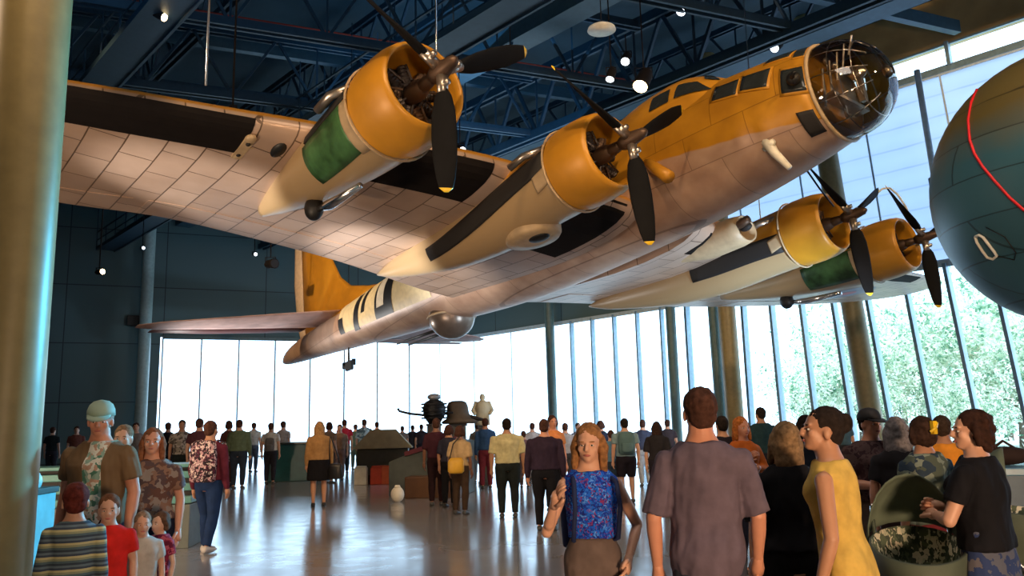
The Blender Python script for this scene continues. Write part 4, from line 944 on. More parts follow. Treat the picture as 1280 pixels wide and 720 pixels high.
    # hands: palm, four fingers, thumb
    for s in (1, -1):
        e, w = arms[s]; d = (w - e).normalized(); side = Vector((1, 0, 0)) if abs(d.x) < .8 else Vector((0, 0, 1)); nrm = side - d*side.dot(d); nrm.normalize(); nrm *= -s; wd = d.cross(nrm).normalized()
        if wd.y > 0: wd = -wd                        # thumb side faces forward
        P = lambda a, t, n_: K(w + d*a + wd*t + nrm*n_); seg_ = 8 if near else 5
        ex.tube([P(-.012, 0, 0), P(.008, 0, 0), P(.03, .002, .001), P(.052, .002, .003)], [.0150*k, .0155*k, .0205*k, .0195*k], 10, 0, True)
        for i in range(4):
            t0 = .0165 - .011*i; L = (.040, .045, .042, .034)[i]; rr = .0062
            ex.tube([P(.044, t0, .003), P(.052 + L*.35, t0*1.08, .004), P(.052 + L*.72, t0*1.08, .011), P(.052 + L*.92, t0*1.05, .020)], [rr*k, rr*k, rr*.9*k, rr*.6*k], seg_)
        ex.tube([P(.010, .012, .002), P(.028, .028, .007), P(.048, .034, .012), P(.062, .033, .016)], [.0085*k, .0078*k, .0068*k, .0045*k], seg_)
    if face:
        for s in (1, -1):
            ex.ell(hp_((s*.0175, -.0455, .001)), [.0070*k*hs, .0052*k*hs, .0036*k*hs], 8, 6, 1, HR); ex.ell(hp_((s*.0175, -.0492, .0012)), [.0033*k*hs, .0026*k*hs, .0031*k*hs], 8, 5, 2, HR)
            ex.ell(hp_((s*.019, -.0515, .0135)), [.011*k*hs, .003*k*hs, .0022*k*hs], 6, 4, 4, HR)
        ex.ell(hp_((0, -.0535, -.0335)), [.013*k*hs, .004*k*hs, .0042*k*hs], 10, 5, 3, HR)
    me = joinmesh(me, ex, 'body'); sk = plain('skin_' + skin, SKINS[skin], .5, 0, .06, 12)
    hm = plain('hair_%.2f_%.2f_%.2f' % tuple(hairc), hairc, .85, 0, .4, 40)
    body = link_mesh('body', me, [sk, M_eye, M_iris, M_lip, hm], root)
    # ---- clothing
    sd = random.uniform(0, 50)
    def cloth(b, name, mat, amp=.006, sc=9., v=vox*1.1, up=None):
        m_ = remeshed(b, max(v, .009), name, 1); folds(m_, amp*k, sc, sd); return link_mesh(name, m_, mat, root)
    sm = shirt_m or plain('cloth_%.2f_%.2f_%.2f' % tuple(shirt), shirt, .85, 0, .15, 14, .15)
    b = MB()
    if bottom == 'dress': torso(b, .009, .50, .832)
    else: torso(b, .015, hem, .836 if sleeve != 'none' else .828)
    fr = {'none': .0, 'cap': .25, 'short': .62, 'half': .95, 'long': 1.95}[sleeve]
    if fr:
        for s in (1, -1): arm(b, s, .009 if sleeve != 'long' else .008, fr)
    if bottom == 'dress':
        hw = .112*build; b.loft([[K(((hw + .004 + fl)*cos(t), .006 + (.075 + fl)*sin(t), z)) for t in (2*pi*j/20 for j in range(20))] for z, fl in ((.535, .0), (.50, .008), (.42, .014), (.33, .018), (.24, .022))])
    top_name = 'dress' if bottom == 'dress' else ('jacket' if sleeve == 'long' else 'shirt')
    cloth(b, top_name, sm, .007 if near else .006, 12.)
    if bottom != 'dress':
        pm = pants_m or plain('cloth_%.2f_%.2f_%.2f' % tuple(pants), pants, .85, 0, .15, 14, .1); b = MB()
        if bottom == 'skirt': 
            b.loft([[K(((hipw + fl)*cos(t), .006 + (.066 + fl)*sin(t), z)) for t in (2*pi*j/20 for j in range(20))] for z, fl in ((.60, -.012), (.55, .006), (.50, .012), (.40, .02), (.30, .028))])
        else:
            torso(b, .006, .46, .60)
            for s in (1, -1): leg(b, s, .008 if bottom == 'trousers' else .012, .5, .05 if bottom == 'trousers' else .30, .004 if bottom == 'trousers' else .0)
        cloth(b, {'skirt': 'skirt', 'shorts': 'shorts'}.get(bottom, 'trousers'), pm, .004)
    # ---- shoes
    shm = plain('shoe_%.2f_%.2f_%.2f' % tuple(shoes), shoes, .5, 0, .1)
    for s in (1, -1):
        an = legs[s][2]; b = MB(); zf = an.z - .045; rings = []
        for y, w_, h in ((.036, .018, .030), (.025, .024, .046), (.0, .026, .050), (-.035, .026, .036), (-.07, .029, .028), (-.10, .026, .022), (-.118, .014, .014)):
            rings.append([K((an.x + w_*cos(t), an.y + y, zf + h*.5 + h*.5*sin(t))) for t in (2*pi*j/12 for j in range(12))])
        b.loft(rings); o = b.build('shoe', shm, root, smooth=True)
    # ---- hair
    if hair != 'bald':
        b = MB(); hell(b, (0, .014, .026), (.0485, .0585, .0535), 20, 14)
        if hair == 'short': hell(b, (0, .030, -.004), (.042, .036, .040))
        if hair in ('bob', 'curly', 'long', 'shoulder'):
            hell(b, (0, .028, -.008), (.054, .042, .052))
            for s in (1, -1): b.tube([hp_((s*.040, .0, .03)), hp_((s*.051, .008, -.01)), hp_((s*.050, .012, -.045))], [.014*k*hs, .018*k*hs, .013*k*hs], 10)
        if hair == 'curly':
            for i in range(34):
                a = R()*2*pi; z = R()*.11 - .06; rr = .045; y = .022 + .042*sin(a)
                if y > -.012 or z > .045: hell(b, (rr*cos(a), y, z), (.016, .016, .016), 8, 6)
        if hair in ('long', 'shoulder'):
            zb = -.10 if hair == 'shoulder' else -.15
            b.loft([[hp_((w_*cos(t), y + d_*sin(t), z)) for t in (2*pi*j/16 for j in range(16))] for z, w_, d_, y in ((.03, .044, .03, .03), (-.02, .054, .036, .030), (-.06, .058, .030, .036), (zb + .02, .056, .024, .040), (zb, .038, .014, .042))])
            for s in (1, -1): b.tube([hp_((s*.046, -.004, .01)), hp_((s*.050, -.006, -.05)), hp_((s*.052, -.012, zb + .02))], [.012*k*hs, .017*k*hs, .010*k*hs], 8)
        if hair == 'bun': hell(b, (0, .064, .034), (.030, .026, .030)); hell(b, (0, .03, -.008), (.040, .034, .036))
        if hair == 'ponytail': b.tube([hp_((0, .062, .02)), hp_((0, .085, -.02)), hp_((0, .075, -.10))], [.016*k*hs, .02*k*hs, .007*k*hs], 10); hell(b, (0, .03, -.008), (.040, .034, .036))
        m_ = remeshed(b, .008 if near else vox*.8, 'hair', 1); folds(m_, .0035*k, 34, sd, 4.); link_mesh('hair', m_, hm, root)
    if hat:
        hc_ = plain('hat_%.2f_%.2f_%.2f' % tuple(hat), hat, .7); b = MB(); rings = []
        for z, r_ in ((.022, 1.12), (.045, 1.1), (.066, .92), (.080, .6), (.086, .1)): rings.append([hp_((.048*r_*cos(t), .008 + .060*r_*sin(t), z)) for t in (2*pi*j/20 for j in range(20))])
        b.loft(rings); h_ = b.build('cap', hc_, root, smooth=True)
        b = MB(); b.loft([[hp_((.044*q*cos(t), -.040 - .060*q*max(0, -sin(t)) + .01*max(0, sin(t)), .030 - (.008*q if i_ else 0) - .014*max(0, -sin(t)))) for t in (2*pi*j/16 for j in range(16))] for i_, q in ((0, 1.), (1, 1.02))]); b.build('visor', hc_, h_, smooth=True)
    return root
def P(x, y, z): return (x, y, z)
def stand(u, feet=None, Y=None, top=None, H=None):
    """ground position from a foot pixel, or from depth; height from the head-top pixel"""
    if feet is not None: g = ground(u, feet)
    else: a = at(u, 540, Y); g = Vector((a.x, a.y, 0))
    if H is None and top is not None: H = max(1.45, min(1.95, at(u, top, g.y).z))
    return g, (H or 1.7)
def backpack(person_, H, mat, label, w=.3, h=.42, z=.64, d=.14, yo=.13):
    loc = person_.location; rz = person_.rotation_euler.z; off = Matrix.Rotation(rz, 3, 'Z') @ Vector((0, yo, 0))
    root = empty('backpack', (loc.x + off.x, loc.y + off.y, z*H), rz); tag(root, label, 'backpack')
    b = MB(); rings = []
    for zz, q in ((-.5, .75), (-.46, .95), (-.2, 1.), (.2, 1.), (.42, .9), (.5, .55)): rings.append([Vector((w/2*q*(abs(cos(t))**.5)*(1 if cos(t) > 0 else -1), d/2*q*(abs(sin(t))**.6)*(1 if sin(t) > 0 else -1), zz*h)) for t in (2*pi*j/24 for j in range(24))])
    b.loft(rings); b.build('main_pouch', mat, root, smooth=True)
    b = MB(); rings = []
    for zz, q in ((-.42, .7), (-.36, .9), (-.05, .9), (0, .6)): rings.append([Vector((w*.38*q*cos(t), d*.5 + .05*q*sin(t), zz*h)) for t in (2*pi*j/16 for j in range(16))])
    b.loft(rings); b.build('front_pocket', mat, root, smooth=True)
    for s in (1, -1):
        b = MB(); y0 = -d/2; b.tube([(s*w*.28, y0, h*.42), (s*w*.34, y0 - .07, h*.5), (s*w*.40, y0 - .20, h*.42), (s*w*.42, y0 - .24, h*.1), (s*w*.42, y0 - .16, -h*.3), (s*w*.3, y0, -h*.4)], .014, 6); b.build('strap', mat, root, smooth=True)
    return root
M_panelshirt = patterned('shirt_with_floral_panel', [(.25, .40, .34), (.62, .66, .60), (.08, .22, .16), (.45, .30, .22), (.70, .72, .66)], 26)
nt = M_panelshirt.node_tree; bb = [n for n in nt.nodes if n.type == 'BSDF_PRINCIPLED'][0]; src = bb.inputs['Base Color'].links[0].from_socket
tc = nt.nodes.new('ShaderNodeTexCoord'); sp = nt.nodes.new('ShaderNodeSeparateXYZ'); nt.links.new(tc.outputs['Object'], sp.inputs[0])
m1 = N(nt, 'Math', operation='SUBTRACT'); nt.links.new(sp.outputs[0], m1.inputs[0]); m1.inputs[1].default_value = .055
m2 = N(nt, 'Math', operation='ABSOLUTE'); nt.links.new(m1.outputs[0], m2.inputs[0]); m3_ = N(nt, 'Math', operation='LESS_THAN'); nt.links.new(m2.outputs[0], m3_.inputs[0]); m3_.inputs[1].default_value = .065
nt.links.new(mixc(nt, m3_.outputs[0], (.17, .11, .06), src), bb.inputs['Base Color'])
NV = .009
# ---------------- the foreground row
g, H = stand(876, Y=4.25, H=1.785)
pp_ = person(g, H, pi - .1, 'man with short brown hair in a grey-mauve polo shirt seen from behind', 'ruddy', (.12, .092, .125), None, 'half', .455, (.035, .04, .06), None, 'trousers', 'short', (.06, .026, .018),
       vox=NV, build=.93, look=(.12, -.18), pose={'L': ((.148, .01, .625), (.140, -.045, .485)), 'R': ((-.145, .0, .625), (-.148, -.07, .50))})
b = MB(); 
g, H = stand(735, Y=4.75, H=1.61)
wb = person(g, H, .12, 'woman with long light brown hair in a blue floral top facing the camera', 'fair', (.02, .06, .5), patterned('blue_floral', [(.01, .03, .32), (.01, .10, .62), (.01, .02, .18), (.01, .08, .5), (.22, .03, .12), (.02, .16, .66), (.01, .03, .30), (.01, .12, .6), (.10, .28, .75)], 60), 'none', .60, (.13, .095, .085), None, 'trousers', 'long', (.26, .12, .045),
       vox=NV, fem=True, build=.92, look=(-.35, .04), pose={'R': ((-.165, -.03, .625), (-.150, -.115, .725)), 'L': ((.175, .04, .63), (.118, -.035, .525))})
backpack(wb, H, plain('navy_canvas', (.02, .03, .09), .8), 'navy backpack worn by the woman in the blue floral top', z=.68)
g, H = stand(1042, Y=4.15, H=1.67)
person(g, H, pi + 1.0, 'woman in a sleeveless yellow dress with dark pinned-up hair', 'tan', (.62, .42, .10), None, 'none', .54, bottom='dress', hair='bun', hairc=(.018, .012, .010),
       vox=NV, fem=True, build=.98, look=(.5, -.15), lean=.07, pose={'L': ((.150, .0, .62), (.140, -.05, .47)), 'R': ((-.150, .0, .62), (-.14, -.05, .47))})
g, H = stand(980, Y=4.85, H=1.59)
person(g, H, pi - .05, 'woman with shoulder-length dark blond hair in a plain black T-shirt seen from behind', 'tan', (.008, .008, .011), None, 'half', .54, (.012, .012, .015), None, 'trousers', 'shoulder', (.24, .15, .08), vox=NV, fem=True, build=1.08, look=(.15, -.05))
g, H = stand(1216, Y=4.6, H=1.635)
person(g, H, pi + .75, 'woman with dark curly bob in a black T-shirt at the right, arms folded', 'fair', (.007, .007, .010), None, 'short', .54, (.06, .07, .12), patterned('blue_grey_tie_dye', [(.05, .06, .12), (.10, .11, .15), (.03, .05, .14), (.13, .12, .14)], 7, 'noise'), 'skirt', 'curly', (.035, .015, .010),
       vox=NV, fem=True, build=1.15, look=(.6, -.05), pose={'R': ((-.165, -.05, .635), (-.05, -.14, .66)), 'L': ((.16, -.05, .635), (.05, -.13, .64))})
# ---------------- right side, second row
g, H = stand(1088, Y=7.0, top=510)
person(g, H, .25, 'man in a dark cap and dark plum shirt facing the camera on the right', 'ruddy', (.07, .035, .04), patterned('plum_print', [(.06, .03, .035), (.10, .06, .06), (.04, .02, .025)], 18, 'noise'), 'short', .54, (.09, .06, .05), None, 'trousers', 'short', (.02, .015, .012), vox=.013, build=1.25, hat=(.015, .015, .02), pose={'R': ((-.16, -.02, .63), (-.06, -.12, .62)), 'L': ((.16, -.02, .63), (.06, -.12, .62))})
g, H = stand(1121, Y=6.4, H=1.60)
person(g, H, pi - .5, 'person with long grey hair and a dark top beside the man in the dark cap', 'ruddy', (.02, .018, .022), None, 'short', .54, (.05, .03, .03), None, 'trousers', 'long', (.20, .18, .19), vox=.013, fem=True)
g, H = stand(1152, Y=5.8, H=1.60)
pw = person(g, H, pi + .25, 'woman with dark hair clipped up with a yellow clip, seen from behind', 'tan', (.10, .14, .10), patterned('grey_green_print', [(.20, .24, .20), (.08, .10, .08), (.03, .05, .08)], 16), 'cap', .54, (.12, .015, .02), None, 'trousers', 'bob', (.04, .02, .014), vox=NV, fem=True, build=1.0, shoes=(.02, .02, .02))
t = MB(); c = Vector((0, .075*H, .945*H)); t.box(c, (.03, .03, .09)); t.tube([c + Vector((-.03, 0, .03)), c + Vector((0, .02, 0)), c + Vector((.03, 0, -.03))], .01, 6); t.build('hair_clip', M_yellow, pw)
g, H = stand(1178, Y=7.6, H=1.60)
person(g, H, pi - .4, 'person in a bright orange top behind the clipped-hair woman', 'tan', (.75, .28, .03), None, 'short', .54, (.03, .04, .08), None, 'trousers', 'short', (.05, .03, .02), vox=.013, fem=True)
g, H = stand(1007, Y=8.5, H=1.64)
person(g, H, pi + .2, 'dark-haired woman in a dark blue top between the blond woman and the yellow dress', 'tan', (.015, .02, .035), None, 'short', .54, (.02, .02, .03), None, 'trousers', 'shoulder', (.02, .012, .01), vox=.013, fem=True)
g, H = stand(927, Y=9.0, H=1.64)
person(g, H, .3, 'woman with ginger hair in a rust orange top facing the camera', 'ruddy', (.50, .12, .02), None, 'long', .54, (.03, .03, .05), None, 'trousers', 'shoulder', (.42, .13, .03), vox=.013, fem=True, pose={'R': ((-.15, -.02, .64), (-.05, -.10, .72)), 'L': ((.15, -.02, .64), (.05, -.10, .66))})
g, H = stand(903, Y=10.5, H=1.66)
person(g, H, pi, 'dark-haired person in black just left of the ginger woman', 'tan', (.015, .012, .02), None, 'short', .54, (.02, .02, .02), None, 'trousers', 'short', (.02, .012, .012), vox=.018)
g, H = stand(952, Y=15, H=1.82)
person(g, H, pi + .3, 'tall person in a dark teal jacket behind the ginger woman', 'tan', (.02, .05, .06), None, 'long', .54, (.02, .02, .03), None, 'trousers', 'short', (.02, .015, .012), vox=.02, build=1.15)
# ---------------- left group
g, H = stand(126, Y=6.25, top=501)
person(g, H, -.15, 'tall man in a grey-green cap and khaki shirt with a floral panel at the left', 'ruddy', (.17, .11, .06), M_panelshirt, 'short', .50, (.05, .015, .02), None, 'shorts', 'short', (.35, .3, .25), vox=NV, build=1.12, hat=(.30, .42, .34), look=(.45, .12), shoes=(.05, .03, .03), stride=.02)
kp = bpy.data.objects[-1] if False else None
g, H = stand(155, Y=7.6, H=1.70)
person(g, H, .2, 'person in a dull teal shirt just behind the capped man', 'fair', (.12, .22, .20), None, 'short', .54, (.02, .025, .03), None, 'trousers', 'short', (.2, .12, .07), vox=.013)
g, H = stand(192, Y=7.0, top=533)
person(g, H, .1, 'woman with long auburn hair in a brown floral blouse left of centre', 'ruddy', (.25, .14, .1), patterned('brown_floral', [(.13, .06, .045), (.24, .13, .09), (.10, .06, .06), (.26, .2, .17)], 22), 'short', .54, (.012, .014, .03), None, 'shorts', 'long', (.20, .07, .03), vox=.011, fem=True, build=1.15, look=(.2, -.1))
g, H = stand(100, Y=5.05, H=1.31)
person(g, H, pi + .45, 'child with dark red hair in a striped sweater and red shorts, back to the camera', 'fair', (.3, .3, .3), patterned('yellow_grey_teal_stripes', [(.05, .07, .10), (.10, .16, .18), (.30, .32, .20), (.55, .52, .28), (.06, .08, .12), (.14, .20, .24)], 13, 'stripe'), 'long', .50, (.50, .012, .012), None, 'shorts', 'short', (.10, .02, .015), vox=NV, build=.88, child=True, stride=.03)
g, H = stand(142, Y=5.6, H=1.20)
person(g, H, .4, 'child in a bright red shirt in front of the capped man', 'fair', (.62, .02, .015), None, 'short', .54, (.01, .01, .015), None, 'trousers', 'short', (.14, .06, .03), vox=.012, child=True)
g, H = stand(184, Y=6.05, H=1.04)
person(g, H, .5, 'small child in a pale top and white trousers before the auburn-haired woman', 'fair', (.45, .42, .38), None, 'short', .54, (.66, .58, .52), None, 'trousers', 'short', (.28, .18, .12), vox=.012, child=True, shoes=(.5, .45, .4))
g, H = stand(206, Y=6.45, H=1.0)
person(g, H, -.4, 'small child in a maroon patterned outfit beside the child in white trousers', 'fair', (.28, .03, .07), patterned('maroon_print', [(.25, .02, .05), (.42, .08, .12), (.12, .01, .03)], 26), 'short', .54, (.25, .03, .05), None, 'trousers', 'bob', (.10, .05, .03), vox=.012, child=True, fem=True)
g, H = stand(258, feet=690, top=525)
fl = person(g, H, pi - .25, 'person walking away in jeans and maroon sleeves with a black and pink patterned back', 'tan', (.10, .015, .03), None, 'long', .54, (.012, .03, .09), None, 'trousers', 'short', (.07, .03, .02), vox=.012, stride=.075, build=1.05, shoes=(.5, .45, .42))
backpack(fl, H, patterned('pink_black_floral', [(.02, .015, .02), (.42, .25, .28), (.08, .02, .04), (.60, .48, .46), (.03, .02, .03)], 34), 'black and pink floral backpack on the walker in jeans', w=.40, h=.56, z=.685, d=.12, yo=.15)
# ---------------- mid and far crowd:  u, feet pixel, head-top pixel, yaw, label, options
def crowd(u, feet, top, yaw, label, **kw):
    g, H = stand(u, feet=feet, top=top); kw.setdefault('vox', .02 if g.y > 10 else .014)
    kw.setdefault('face', abs(yaw) < 1.4); return person(g, H, yaw, label, **kw), H
crowd(224, 620, 524, .4, 'person in a grey print top with dark trousers near the window end', shirt_m=patterned('grey_print', [(.30, .27, .22), (.12, .10, .09), (.45, .40, .35)], 18), pants=(.015, .02, .02), skin='tan')
crowd(246, 626, 516, pi, 'dark-haired person partly hidden behind the walker in jeans', shirt=(.08, .03, .04), pants=(.02, .02, .03))
crowd(297, 611, 519, pi + .1, 'person in a loose olive green jacket seen from behind', shirt=(.10, .14, .09), sleeve='long', pants=(.02, .03, .05), build=1.15)
crowd(284, 607, 525, pi - .3, 'person in brown standing left of the olive jacket', shirt=(.13, .05, .035), pants=(.10, .05, .04), fem=True, hair='bob')
w_, H = crowd(337, 605, 528, pi + .1, 'person with a grey backpack harness and white shirt standing by the windows', shirt=(.55, .56, .55), pants=(.02, .02, .03))
backpack(w_, H, plain('mid_grey_canvas', (.12, .12, .13), .8), 'grey backpack on the white-shirted person by the windows', w=.28, h=.4)
crowd(353, 597, 526, pi - .2, 'slim person in a pale grey top beside the white-shirted one', shirt=(.40, .38, .38), pants=(.02, .02, .04), fem=True)
crowd(316, 590, 526, pi, 'far person in pale clothes seen against the bright windows', shirt=(.55, .60, .62), pants=(.10, .13, .18))
tw, H = crowd(398, 633, 526, pi + .3, 'woman with long sandy hair in a tan jacket and short black skirt', shirt=(.36, .20, .08), sleeve='long', pants=(.01, .01, .015), bottom='skirt', hair='long', hairc=(.34, .19, .08), fem=True, build=1.12, skin='tan', shoes=(.01, .01, .01))
hb = tw.location; t = MB(); t.loft([[Vector((.16*q*cos(a), .07*q*sin(a), z)) for a in (2*pi*j/18 for j in range(18))] for z, q in ((-.16, .8), (-.13, 1.), (.1, .95), (.16, .7))]); bg_ = t.build('handbag', plain('black_leather', (.012, .012, .014), .35), None, (hb.x + .36, hb.y - .05, .72), smooth=True); tag(bg_, 'black handbag hanging at the side of the woman in the tan jacket', 'handbag')
t = MB(); t.tube([(-.12, 0, .14), (-.13, 0, .5), (-.12, 0, .72)], .012, 6); t.tube([(.1, 0, .14), (.02, 0, .4), (-.1, 0, .72)], .012, 6); t.build('strap', M_black, bg_, smooth=True)
crowd(411, 604, 527, pi - .4, 'person in a light brown top just right of the sandy-haired woman', shirt=(.30, .22, .17), pants=(.12, .08, .07), fem=True, hair='bob')
crowd(424, 600, 530, .2, 'person in a tan shirt farther back beside the red-shirted one', shirt=(.28, .16, .10), pants=(.2, .12, .1))
crowd(430, 592, 522, pi + .1, 'person in a bright red shirt in the far group', shirt=(.50, .03, .06), pants=(.05, .05, .05))
crowd(444, 587, 530, pi, 'person in a grey-green shirt right of the red shirt', shirt=(.07, .11, .09), pants=(.06, .10, .09))
crowd(455, 591, 522, pi + .1, 'person in a light blue print shirt and blue trousers by the tan canopy', shirt_m=patterned('light_blue_print', [(.30, .45, .50), (.10, .16, .20), (.45, .55, .58)], 16), pants=(.03, .12, .28), sleeve='half')
crowd(471, 585, 527, pi, 'distant person in dark clothes left of the tan canopy', shirt=(.10, .04, .04), pants=(.05, .03, .03))
for u, f, tp_, c_, lb in ((503, 585, 532, (.25, .2, .18), 'far person in beige above the grey wedge'), (516, 584, 531, (.03, .03, .04), 'far person in black standing above the grey wedge'), (527, 584, 530, (.05, .04, .05), 'far dark-clothed person next to the dark engine bust')):
    crowd(u, f, tp_, pi, lb, shirt=c_, pants=(.03, .03, .04), vox=.025)
crowd(546, 632, 522, pi + .1, 'tall figure in dark maroon and black standing by the brown plinth', shirt=(.05, .015, .025), sleeve='half', pants=(.02, .008, .010), build=1.0, skin='brown')
crowd(562, 634, 530, pi - .2, 'person in black with a bright orange scarf at the centre', shirt=(.03, .03, .05), sleeve='half', pants=(.01, .01, .015), skin='tan', hair='bob', fem=True)
yb, H = crowd(576, 643, 531, pi - .3, 'person in a tan jacket and dark brown trousers with a yellow bag', shirt=(.40, .28, .15), sleeve='half', pants=(.05, .03, .02), skin='brown', hair='bob', fem=True)
t = MB(); t.loft([[Vector((.15*q*cos(a), .07*q*sin(a), z)) for a in (2*pi*j/18 for j in range(18))] for z, q in ((-.15, .75), (-.11, 1.), (.06, 1.), (.13, .7))]); o = t.build('shoulder_bag', plain('mustard_leather', (.55, .30, .02), .5), None, (yb.location.x - .06, yb.location.y - .24, .90), smooth=True); tag(o, 'mustard yellow bag hanging at the hip of the tan-jacketed person', 'bag')
t = MB(); t.tube([(-.12, 0, .1), (-.05, .06, .38), (.08, .12, .52)], .012, 6); t.build('strap', M_dark, o, smooth=True)
crowd(608, 611, 522, pi + .1, 'person in a blue jacket and red trousers beyond the centre group', shirt=(.03, .08, .20), sleeve='long', pants=(.18, .03, .05), skin='tan')
crowd(598, 604, 527, pi, 'far person with a sandy top left of the blue jacket', shirt=(.45, .38, .28), pants=(.2, .25, .3), fem=True)
crowd(636, 647, 522, pi + .05, 'broad man in a pale yellow shirt and black trousers seen from behind', shirt=(.56, .50, .28), sleeve='half', pants=(.010, .018, .020), build=1.22, skin='tan', hairc=(.02, .014, .01), vox=.014)
crowd(656, 610, 538, pi, 'far person in mauve right behind the pale yellow shirt', shirt=(.20, .13, .17), pants=(.1, .08, .1))
crowd(667, 600, 528, pi + .2, 'far person in light clothes left of the plum jacket', shirt=(.45, .42, .42), pants=(.2, .2, .22))
db, H = crowd(684, 663, 523, pi - .1, 'heavy-set person in a dark plum jacket and black trousers behind the raised hand', shirt=(.03, .018, .035), sleeve='long', pants=(.01, .01, .014), build=1.2, skin='ruddy', vox=.013)
crowd(694, 640, 518, .3, 'woman in an orange top half hidden by the plum jacket', shirt=(.65, .25, .09), pants=(.02, .02, .03), skin='ruddy', fem=True, hair='bob')
crowd(709, 612, 528, pi, 'far person in pale grey left of the woman in the blue floral top', shirt=(.35, .36, .4), pants=(.05, .05, .06))
crowd(754, 612, 525, pi - .2, 'dark-haired person in navy right behind the blond hair', shirt=(.02, .03, .06), pants=(.02, .03, .05), fem=True, hair='bob')
crowd(767, 625, 540, pi, 'shorter person with a light blue top left of the backpack wearer', shirt=(.10, .22, .32), pants=(.03, .05, .08), fem=True)
tb_, H = crowd(785, 628, 522, pi + .05, 'person in black shorts with a teal backpack facing the windows', shirt=(.20, .30, .34), pants=(.012, .012, .016), bottom='shorts', build=1.12, hairc=(.02, .012, .01), vox=.016)
backpack(tb_, H, plain('grey_teal_canvas', (.10, .18, .20), .8), 'grey-teal backpack on the person in black shorts', w=.34, h=.44, z=.70)
crowd(807, 608, 524, pi, 'far person in navy between the teal backpack and the dark-haired woman', shirt=(.04, .05, .09), pants=(.35, .38, .42))
crowd(826, 634, 526, pi - .3, 'woman with dark wavy hair in a black top left of the grey-mauve polo', shirt=(.02, .018, .02), sleeve='half', pants=(.015, .015, .02), hair='shoulder', hairc=(.03, .015, .012), fem=True, build=1.1, vox=.016)
for i, (u, f, tp_, c_, lb) in enumerate(((92, 600, 527, (.14, .05, .04), 'person in a dark red top behind the counter at the far left'), (62, 600, 524, (.02, .03, .035), 'dark-clothed person standing behind the counter beside the left column'),
    (166, 612, 525, (.25, .22, .2), 'grey-haired person behind the auburn-haired woman'), (207, 607, 522, (.02, .02, .03), 'person in black behind the small grey print group'), (725, 598, 528, (.2, .2, .25), 'far person glimpsed above the light brown hair'),
    (838, 600, 524, (.05, .04, .05), 'far dark person just left of the grey-mauve shoulder'), (1025, 605, 520, (.08, .07, .1), 'far person in dusky violet behind the yellow dress'), (1060, 600, 520, (.05, .1, .14), 'far person in petrol blue left of the dark cap'))):
    crowd(u, f, tp_, (pi if i % 2 else .4), lb, shirt=c_, pants=(.03, .03, .04), vox=.022)
# ================================================================== THINGS ON THE FLOOR
M_counter = plain('teal_counter_laminate', (.035, .10, .105), .4); M_counterl = plain('pale_teal_counter_edge', (.12, .30, .28), .35)
c = at(72, 560, 12.); root = empty('reception_counter', (c.x - .2, c.y, 0), .12); tag(root, 'stepped teal counter behind the capped man at the far left', 'counter')
b = MB(); b.box((0, 0, .3), (4.4, .9, .6)); bevel(b.build('cabinet', plain('grey_counter_body', (.13, .145, .13), .5), root), .01)
for i in range(3):
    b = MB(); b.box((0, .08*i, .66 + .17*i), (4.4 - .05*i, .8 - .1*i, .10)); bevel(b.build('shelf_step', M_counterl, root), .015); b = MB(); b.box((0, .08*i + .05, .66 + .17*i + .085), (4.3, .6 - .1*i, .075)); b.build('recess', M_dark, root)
b = MB(); b.box((.1, .2, 1.13), (4.0, .7, .05)); bevel(b.build('countertop', M_counterl, root), .012)
c = at(368, 565, 27); b = MB(); b.box((0, 0, .58), (1.9, 1.2, 1.16)); o = b.build('information_desk', plain('deep_teal_desk', (.015, .10, .11), .4), None, (c.x + .2, c.y, 0)); bevel(o, .02); tag(o, 'deep teal desk by the windows left of the sandy-haired woman', 'desk')
b = MB(); b.box((0, 0, 1.19), (2.05, 1.35, .06)); bevel(b.build('desk_top', plain('dark_desk_top', (.04, .05, .05), .3), o), .01)
# tan canopy stand
c = ground(476, 604); root = empty('canopied_stall', (c.x, c.y + .5, 0), .1); tag(root, 'small stall with a tan sloping canopy over a dark body', 'stall')
b = MB(); b.box((0, 0, .62), (1.5, 1.0, .75), taper=1.); bevel(b.build('body', plain('dark_olive_box', (.05, .045, .03), .6), root), .02)
b = MB(); b.box((0, 0, .12), (1.3, .9, .25)); b.build('plinth', M_dark, root)
b = MB(); b.box((0, 0, 1.28), (1.75, 1.2, .55), taper=.42); b.build('canopy', plain('tan_canvas', (.38, .30, .17), .8), root)
for i, (dx_, c_, cn) in enumerate(((-.35, (.62, .60, .52), 'white'), (.12, (.50, .05, .02), 'red'), (.42, (.55, .10, .03), 'orange-red'))):
    b = MB(); b.box((0, 0, .24), (.36, .3, .48)); b.box((0, 0, .5), (.3, .25, .06)); o = b.build('storage_box', plain('box_' + cn, c_, .5), None, (c.x + dx_ - .15, c.y - .45, 0)); bevel(o, .02); tag(o, cn + ' box on the floor in front of the tan-canopied stall', 'box')
# grey wedge display with brown plinth
c = ground(520, 622); root = empty('display_ramp', (c.x + .1, c.y + 1.0, 0), -.15); tag(root, 'grey wedge-shaped display ramp on a brown plinth at the centre', 'display')
b = MB(); w_ = [(-.7, 0), (1.1, 0), (1.1, 1.25), (.7, 1.30), (-.3, .95), (-.7, .80)]
b.add([(x, -.7, z) for x, z in w_] + [(x, .7, z) for x, z in w_], [tuple(range(6)), tuple(reversed(range(6, 12)))] + [(i, (i+1) % 6, (i+1) % 6 + 6, i + 6) for i in range(6)]); bevel(b.build('ramp', plain('slate_grey_panel', (.07, .085, .085), .5), root), .02)
b = MB(); b.box((.5, -.95, .24), (1.3, .6, .48)); bevel(b.build('plinth', plain('brown_wood_plinth', (.10, .045, .02), .5), root), .02)
b = MB(); b.beam((-.3, -.72, .98), (1.0, -.72, 1.34), .05, .1); b.build('maroon_trim', plain('maroon_trim_paint', (.12, .02, .035), .5), root)
